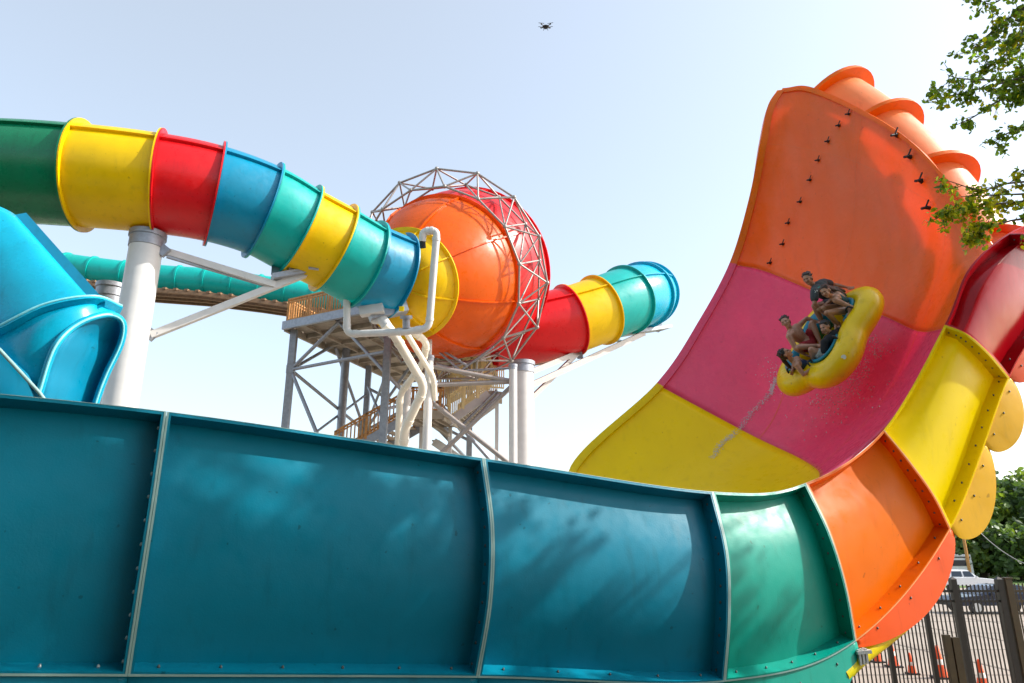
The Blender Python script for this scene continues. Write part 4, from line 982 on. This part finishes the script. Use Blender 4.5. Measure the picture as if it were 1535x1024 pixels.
# ================================================================== UTILITY POLE AND WIRE
b = PZ(1457, 876, 0); pl = thing('utility_pole', 'weathered wooden utility pole with a sagging wire before the trees', 'pole', b)
hp = PY(1448, 800, b.y); g = MB(); g.tube([b, V((b.x, b.y, 1))+V((0, 0, 6.4))], [.16, .12], 10); obj('shaft', g, M['wood'], pl)
g = MB(); g.box(V((b.x, b.y, 6.9)), 1.2, .1, .12); g.box(V((b.x-.15, b.y, 5.6)), .3, .3, .3); obj('crossarm', g, M['brown'], pl)
w0 = V((b.x, b.y, 7.2)); w1 = PY(1560, 852, b.y-12); g = MB(); g.tube([w0+(w1-w0)*x-V((0, 0, 1.1*4*x*(1-x))) for x in lin(0, 1, 14)], .035, 5); obj('wire', g, M['tube_steel'], pl)

# ================================================================== TREES
def leaf_quad(g, c, s, rnd, flat=.0):
    a = V((rnd.gauss(0, 1), rnd.gauss(0, 1), rnd.gauss(0, 1)*(1-flat))).normalized(); b = a.cross(V((rnd.gauss(0, 1), rnd.gauss(0, 1), rnd.gauss(0, 1)))).normalized(); n = a.cross(b)
    k = len(g.v); L = s*.5; W = s*.36
    g.v += [c-a*L, c-a*L*.35+b*W*.85-n*s*.05, c+a*L*.3+b*W*.75-n*s*.05, c+a*L, c+a*L*.3-b*W*.75-n*s*.05, c-a*L*.35-b*W*.85-n*s*.05]
    g.f += [(k, k+1, k+2, k+3), (k, k+3, k+4, k+5)]; g.sm += [False, False]
def far_tree(px, topy, Y, rx, label, mt, seed, n=2600, ls=.75):
    rnd = random.Random(seed); top = PY(px, topy, Y); x, h = top.x, top.z; z0 = .5+max(0, (Y-72)/8*.28)
    o = thing('tree', label, 'tree', (x, Y, z0-.5), 'trees beyond the car park'); g = MB(); g.tube([V((x, Y, z0-.6)), V((x+.2, Y, h*.4)), V((x, Y, h*.85))], [.4, .28, .06], 8)
    for k in range(6):
        an = rnd.uniform(0, 6.28); z = h*rnd.uniform(.25, .7); g.tube([V((x, Y, z)), V((x+math.cos(an)*rx*.6, Y+math.sin(an)*rx*.6, z+rx*.45))], [.14, .04], 6)
    obj('trunk', g, M['bark'], o); g = MB(); cl_ = []
    for k in range(38):
        an = rnd.uniform(0, 6.28); zf = rnd.random(); rr = rx*math.sin(math.pi*(.12+.84*zf))**.7*rnd.uniform(.45, 1.05)
        cl_.append((V((x+math.cos(an)*rr, Y+math.sin(an)*rr, z0+1.2+(h-z0-1.6)*zf*rnd.uniform(.9, 1.0))), rx*rnd.uniform(.22, .42)))
    cl_.append((V((x, Y, h-rx*.25)), rx*.25))
    for k in range(n):
        c, r_ = rnd.choice(cl_); d = V((rnd.gauss(0, 1), rnd.gauss(0, 1), rnd.gauss(0, .8))).normalized(); leaf_quad(g, c+d*r_*rnd.random()**.4, ls*rnd.uniform(.6, 1.3), rnd)
    obj('crown', g, M[mt], o)
TR = [(1405, 760, 78, 5, 'leafdark'), (1428, 738, 88, 5, 'leafdark'), (1452, 726, 84, 4.2, 'leaffresh'), (1478, 708, 96, 5.5, 'leafdark'), (1500, 722, 86, 4.6, 'leafdark'), (1522, 704, 94, 5.5, 'leaffresh'), (1545, 712, 82, 5, 'leafdark'), (1575, 700, 90, 6, 'leaffresh'), (1462, 800, 76, 3.5, 'leaffresh'), (1490, 790, 74, 3.6, 'leafdark'), (1520, 795, 75, 3.8, 'leaffresh'), (1550, 790, 74, 4, 'leafdark')]
TL = ['dark tree half hidden by the yellow crescent beside the camper', 'dark tree behind the utility pole', 'light green tree right of the utility pole top', 'tall dark tree with thin top left of the tallest tree', 'dense dark tree in the middle of the wood', 'tallest light green tree at the right of the wood', 'dark tree at the right frame edge', 'light green tree beyond the right frame edge', 'low light green bush tree right of the pole foot', 'low dark tree in front of the middle of the wood', 'low light green tree above the navy car', 'low dark tree at the right frame edge']
for i, (a, lb) in enumerate(zip(TR, TL)): far_tree(a[0], a[1], a[2], a[3], lb, a[4], 100+i)
# near tree on the right: trunk out of frame, branches reach in, crown shades the blue wall
rnd = random.Random(21)
nb_ = V((12.6, 7.0, 0)); nt_ = thing('leafy_tree', 'tall tree whose leafy green branches reach in at the upper right corner', 'tree', nb_)
g = MB(); g.tube(dense([nb_, V((12.5, 7.1, 3)), V((12.2, 7.1, 7)), V((12.1, 7.2, 11)), V((12.1, 7.2, 17))], 4), [.32-.016*i for i in range(17)], 12); obj('trunk', g, M['bark'], nt_)
twigs = MB(); lv = MB(); lv2 = MB()
def spray(path, n, spread, s=.075, mbt=True, r0=.02, sunny=0, hole=False):
    ps = [V(q) for q in path]
    if mbt: twigs.tube(dense(ps, 4), [r0*(1-.8*i/((len(ps)-1)*4)) for i in range((len(ps)-1)*4+1)], 5)
    m = max(4, n//14)
    for k in range(m):                                  # side twigs with alternate leaves
        x = rnd.uniform(.1, 1)*(len(ps)-1); q = spl(ps, x); d = V((rnd.gauss(-.25, 1), rnd.gauss(0, 1), rnd.gauss(-.35, .8))).normalized(); L = spread*rnd.uniform(.5, 1.5)
        e = q+d*L; twigs.tube([q, q+d*L*.5+V((0, 0, -.01)), e+V((0, 0, -.04*L))], [.005, .004, .002], 4)
        for j in range(n//m): 
            f_ = rnd.uniform(.1, 1.05); c_ = q+d*L*f_
            if hole and 4.6 < c_.y < 10.8 and c_.z < 17.5: continue
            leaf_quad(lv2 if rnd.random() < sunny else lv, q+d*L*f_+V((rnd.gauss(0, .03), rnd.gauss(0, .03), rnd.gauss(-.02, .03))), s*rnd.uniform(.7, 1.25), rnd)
def br(px, py, D): return P(px, py, D)
for path, n, sp_, sun_ in (
 ([(1640, 85, 8.6), (1560, 108, 8.4), (1500, 125, 8.3), (1440, 140, 8.2), (1385, 152, 8.1)], 420, .20, .1),
 ([(1640, 95, 8.7), (1560, 118, 8.5), (1500, 120, 8.4), (1440, 118, 8.3), (1420, 112, 8.3)], 320, .20, .1),
 ([(1600, -30, 8.9), (1540, 8, 8.8), (1490, 45, 8.7), (1450, 80, 8.6)], 560, .25, .15), ([(1600, 20, 9.1), (1550, 50, 9), (1510, 80, 8.9), (1475, 105, 8.9)], 520, .25, .25),
 ([(1590, -60, 9.1), (1530, -25, 9), (1490, 5, 8.9), (1465, 0, 8.9)], 360, .22, .1), ([(1600, 60, 9.3), (1560, 80, 9.2), (1520, 110, 9.1), (1500, 140, 9.1)], 380, .24, .2),
 ([(1600, 120, 8.4), (1560, 135, 8.3), (1500, 150, 8.3), (1460, 175, 8.2), (1432, 188, 8.2)], 360, .15, .05), ([(1600, 170, 8.6), (1550, 185, 8.5), (1510, 200, 8.4), (1487, 215, 8.4)], 220, .13, .05),
 ([(1600, 90, 8.4), (1545, 120, 8.3), (1520, 160, 8.3)], 260, .18, .1), ([(1600, 0, 8.6), (1550, 20, 8.5), (1525, 60, 8.5), (1500, 70, 8.5)], 340, .22, .3),
 ([(1620, 265, 8.5), (1570, 270, 8.4), (1510, 275, 8.3), (1470, 285, 8.2), (1418, 270, 8.2)], 380, .15, .55), ([(1620, 300, 8.4), (1560, 300, 8.3), (1500, 305, 8.2), (1450, 310, 8.1), (1402, 328, 8.1)], 560, .17, .75),
 ([(1620, 320, 8.3), (1560, 325, 8.2), (1510, 332, 8.1), (1470, 345, 8.1), (1448, 352, 8.1)], 460, .15, .65), ([(1620, 240, 8.4), (1560, 245, 8.3), (1530, 262, 8.2)], 200, .15, .1),
 ([(1620, 285, 8.5), (1560, 290, 8.4), (1500, 292, 8.3), (1440, 295, 8.2)], 360, .18, .7), ([(1600, 400, 8.3), (1560, 380, 8.2), (1533, 352, 8.2)], 90, .10, .5)):
    pts_ = [br(*q) for q in path]; z_ = pts_[0].z
    twigs.tube(dense([V((12.2, 7.1, z_-1.6)), (pts_[0]*.5+V((12.2, 7.1, z_))*.5)+V((0, 0, -.15)), pts_[0]], 4), [.055-.0042*i for i in range(9)], 6)
    spray(pts_, int(n*.85), sp_*1.08, .070, True, .02, sun_)
# the rest of the crown, out of frame to the right
for k in range(64):
    z = rnd.uniform(7, 18.5); L = rnd.uniform(1.2, 3.4)*(1 if z < 16 else .7); an = rnd.uniform(0, 6.28)
    a = V((12.1, 6.7, z-1.2)); e = a+V((math.cos(an)*L, math.sin(an)*L*.8-.35, 1.0))
    if e.y > 7.9 and z < 13 and rnd.random() < .6: continue
    if e.y > 8.5 and z < 12.5 and rnd.random() < .8: continue
    q = e-CAM; D_ = q.dot(FW); px = CX+F*q.x/D_ if D_ > 0 else 9999
    if px < 1650 and D_ > 0: continue
    m = (a+e)/2+V((0, 0, .2)); spray([a, m, e], 280 if z > 13.2 else 120, .6, .125, True, .05, 0, True)
def clump(s, tt, t_, r, n):
    c = O(s, tt)+SUN*t_; q = c-CAM; D_ = q.dot(FW)
    if D_ > 0 and CX+F*q.x/D_ < 1660: return
    twigs.tube(dense([V((12.2, 7.1, max(5, c.z-1.6))), c*.5+V((12.2, 7.1, c.z-.6))*.5, c], 4), [.05-.005*i for i in range(9)], 5)
    for k in range(n):
        d = V((rnd.gauss(0, 1), rnd.gauss(0, .8), rnd.gauss(0, .7))); leaf_quad(lv, c+d*r*.62, rnd.uniform(.09, .15), rnd)
for k in range(46): clump(rnd.uniform(-.1, .82), rnd.uniform(-.1, 1.0), rnd.uniform(14, 19), rnd.uniform(.4, .7), 150)
for s_, t_ in ((1.05, .05), (1.12, .45), (1.05, .75), (1.2, .75), (1.3, .95), (1.36, .62), (1.45, .75), (1.6, .9), (1.62, .62), (1.75, .5), (1.78, .78), (1.9, .66), (1.88, .95), (1.95, .3), (1.7, .22), (1.15, .2)):
    clump(s_, t_, rnd.uniform(12, 15.5), rnd.uniform(.22, .36), 90)
for s_, t_ in ((2.06, .30), (2.2, .14), (2.12, .62), (2.3, .46), (2.42, .25), (2.36, .80), (2.55, .62), (2.7, .86), (2.5, .98), (2.2, .95), (2.85, 1.05), (3.22, .30), (3.3, .52), (3.42, .80), (3.7, .62), (4.3, -.05)):
    clump(s_, t_, rnd.uniform(10.5, 13), rnd.uniform(.15, .26), 60)
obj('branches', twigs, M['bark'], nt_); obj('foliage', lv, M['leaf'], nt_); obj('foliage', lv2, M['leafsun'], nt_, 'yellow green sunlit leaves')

# wood: unseen leaf mass added behind and above the viewer to darken the wall
g = MB(); rnd = random.Random(5)
for k in range(5200):
    x = rnd.uniform(-34, 20); h = 8.5+2.2*math.sin(x*.55)+1.3*math.sin(x*1.7+1); z = h*rnd.random()**.8
    leaf_quad(g, V((x, -15+rnd.gauss(0, 1.6), z)), rnd.uniform(.8, 1.7), rnd)
for k in range(5200):
    x = rnd.uniform(-16, 8); y = rnd.uniform(-15, 3.2); z = 10+1.8*math.sin(x*.7)+1.2*math.sin(y*.9+x)+rnd.uniform(-1, 2.5)
    leaf_quad(g, V((x, y, z)), rnd.uniform(.45, .9), rnd)
o = obj('wood', g, M['leafdark']); o['kind'] = 'stuff'
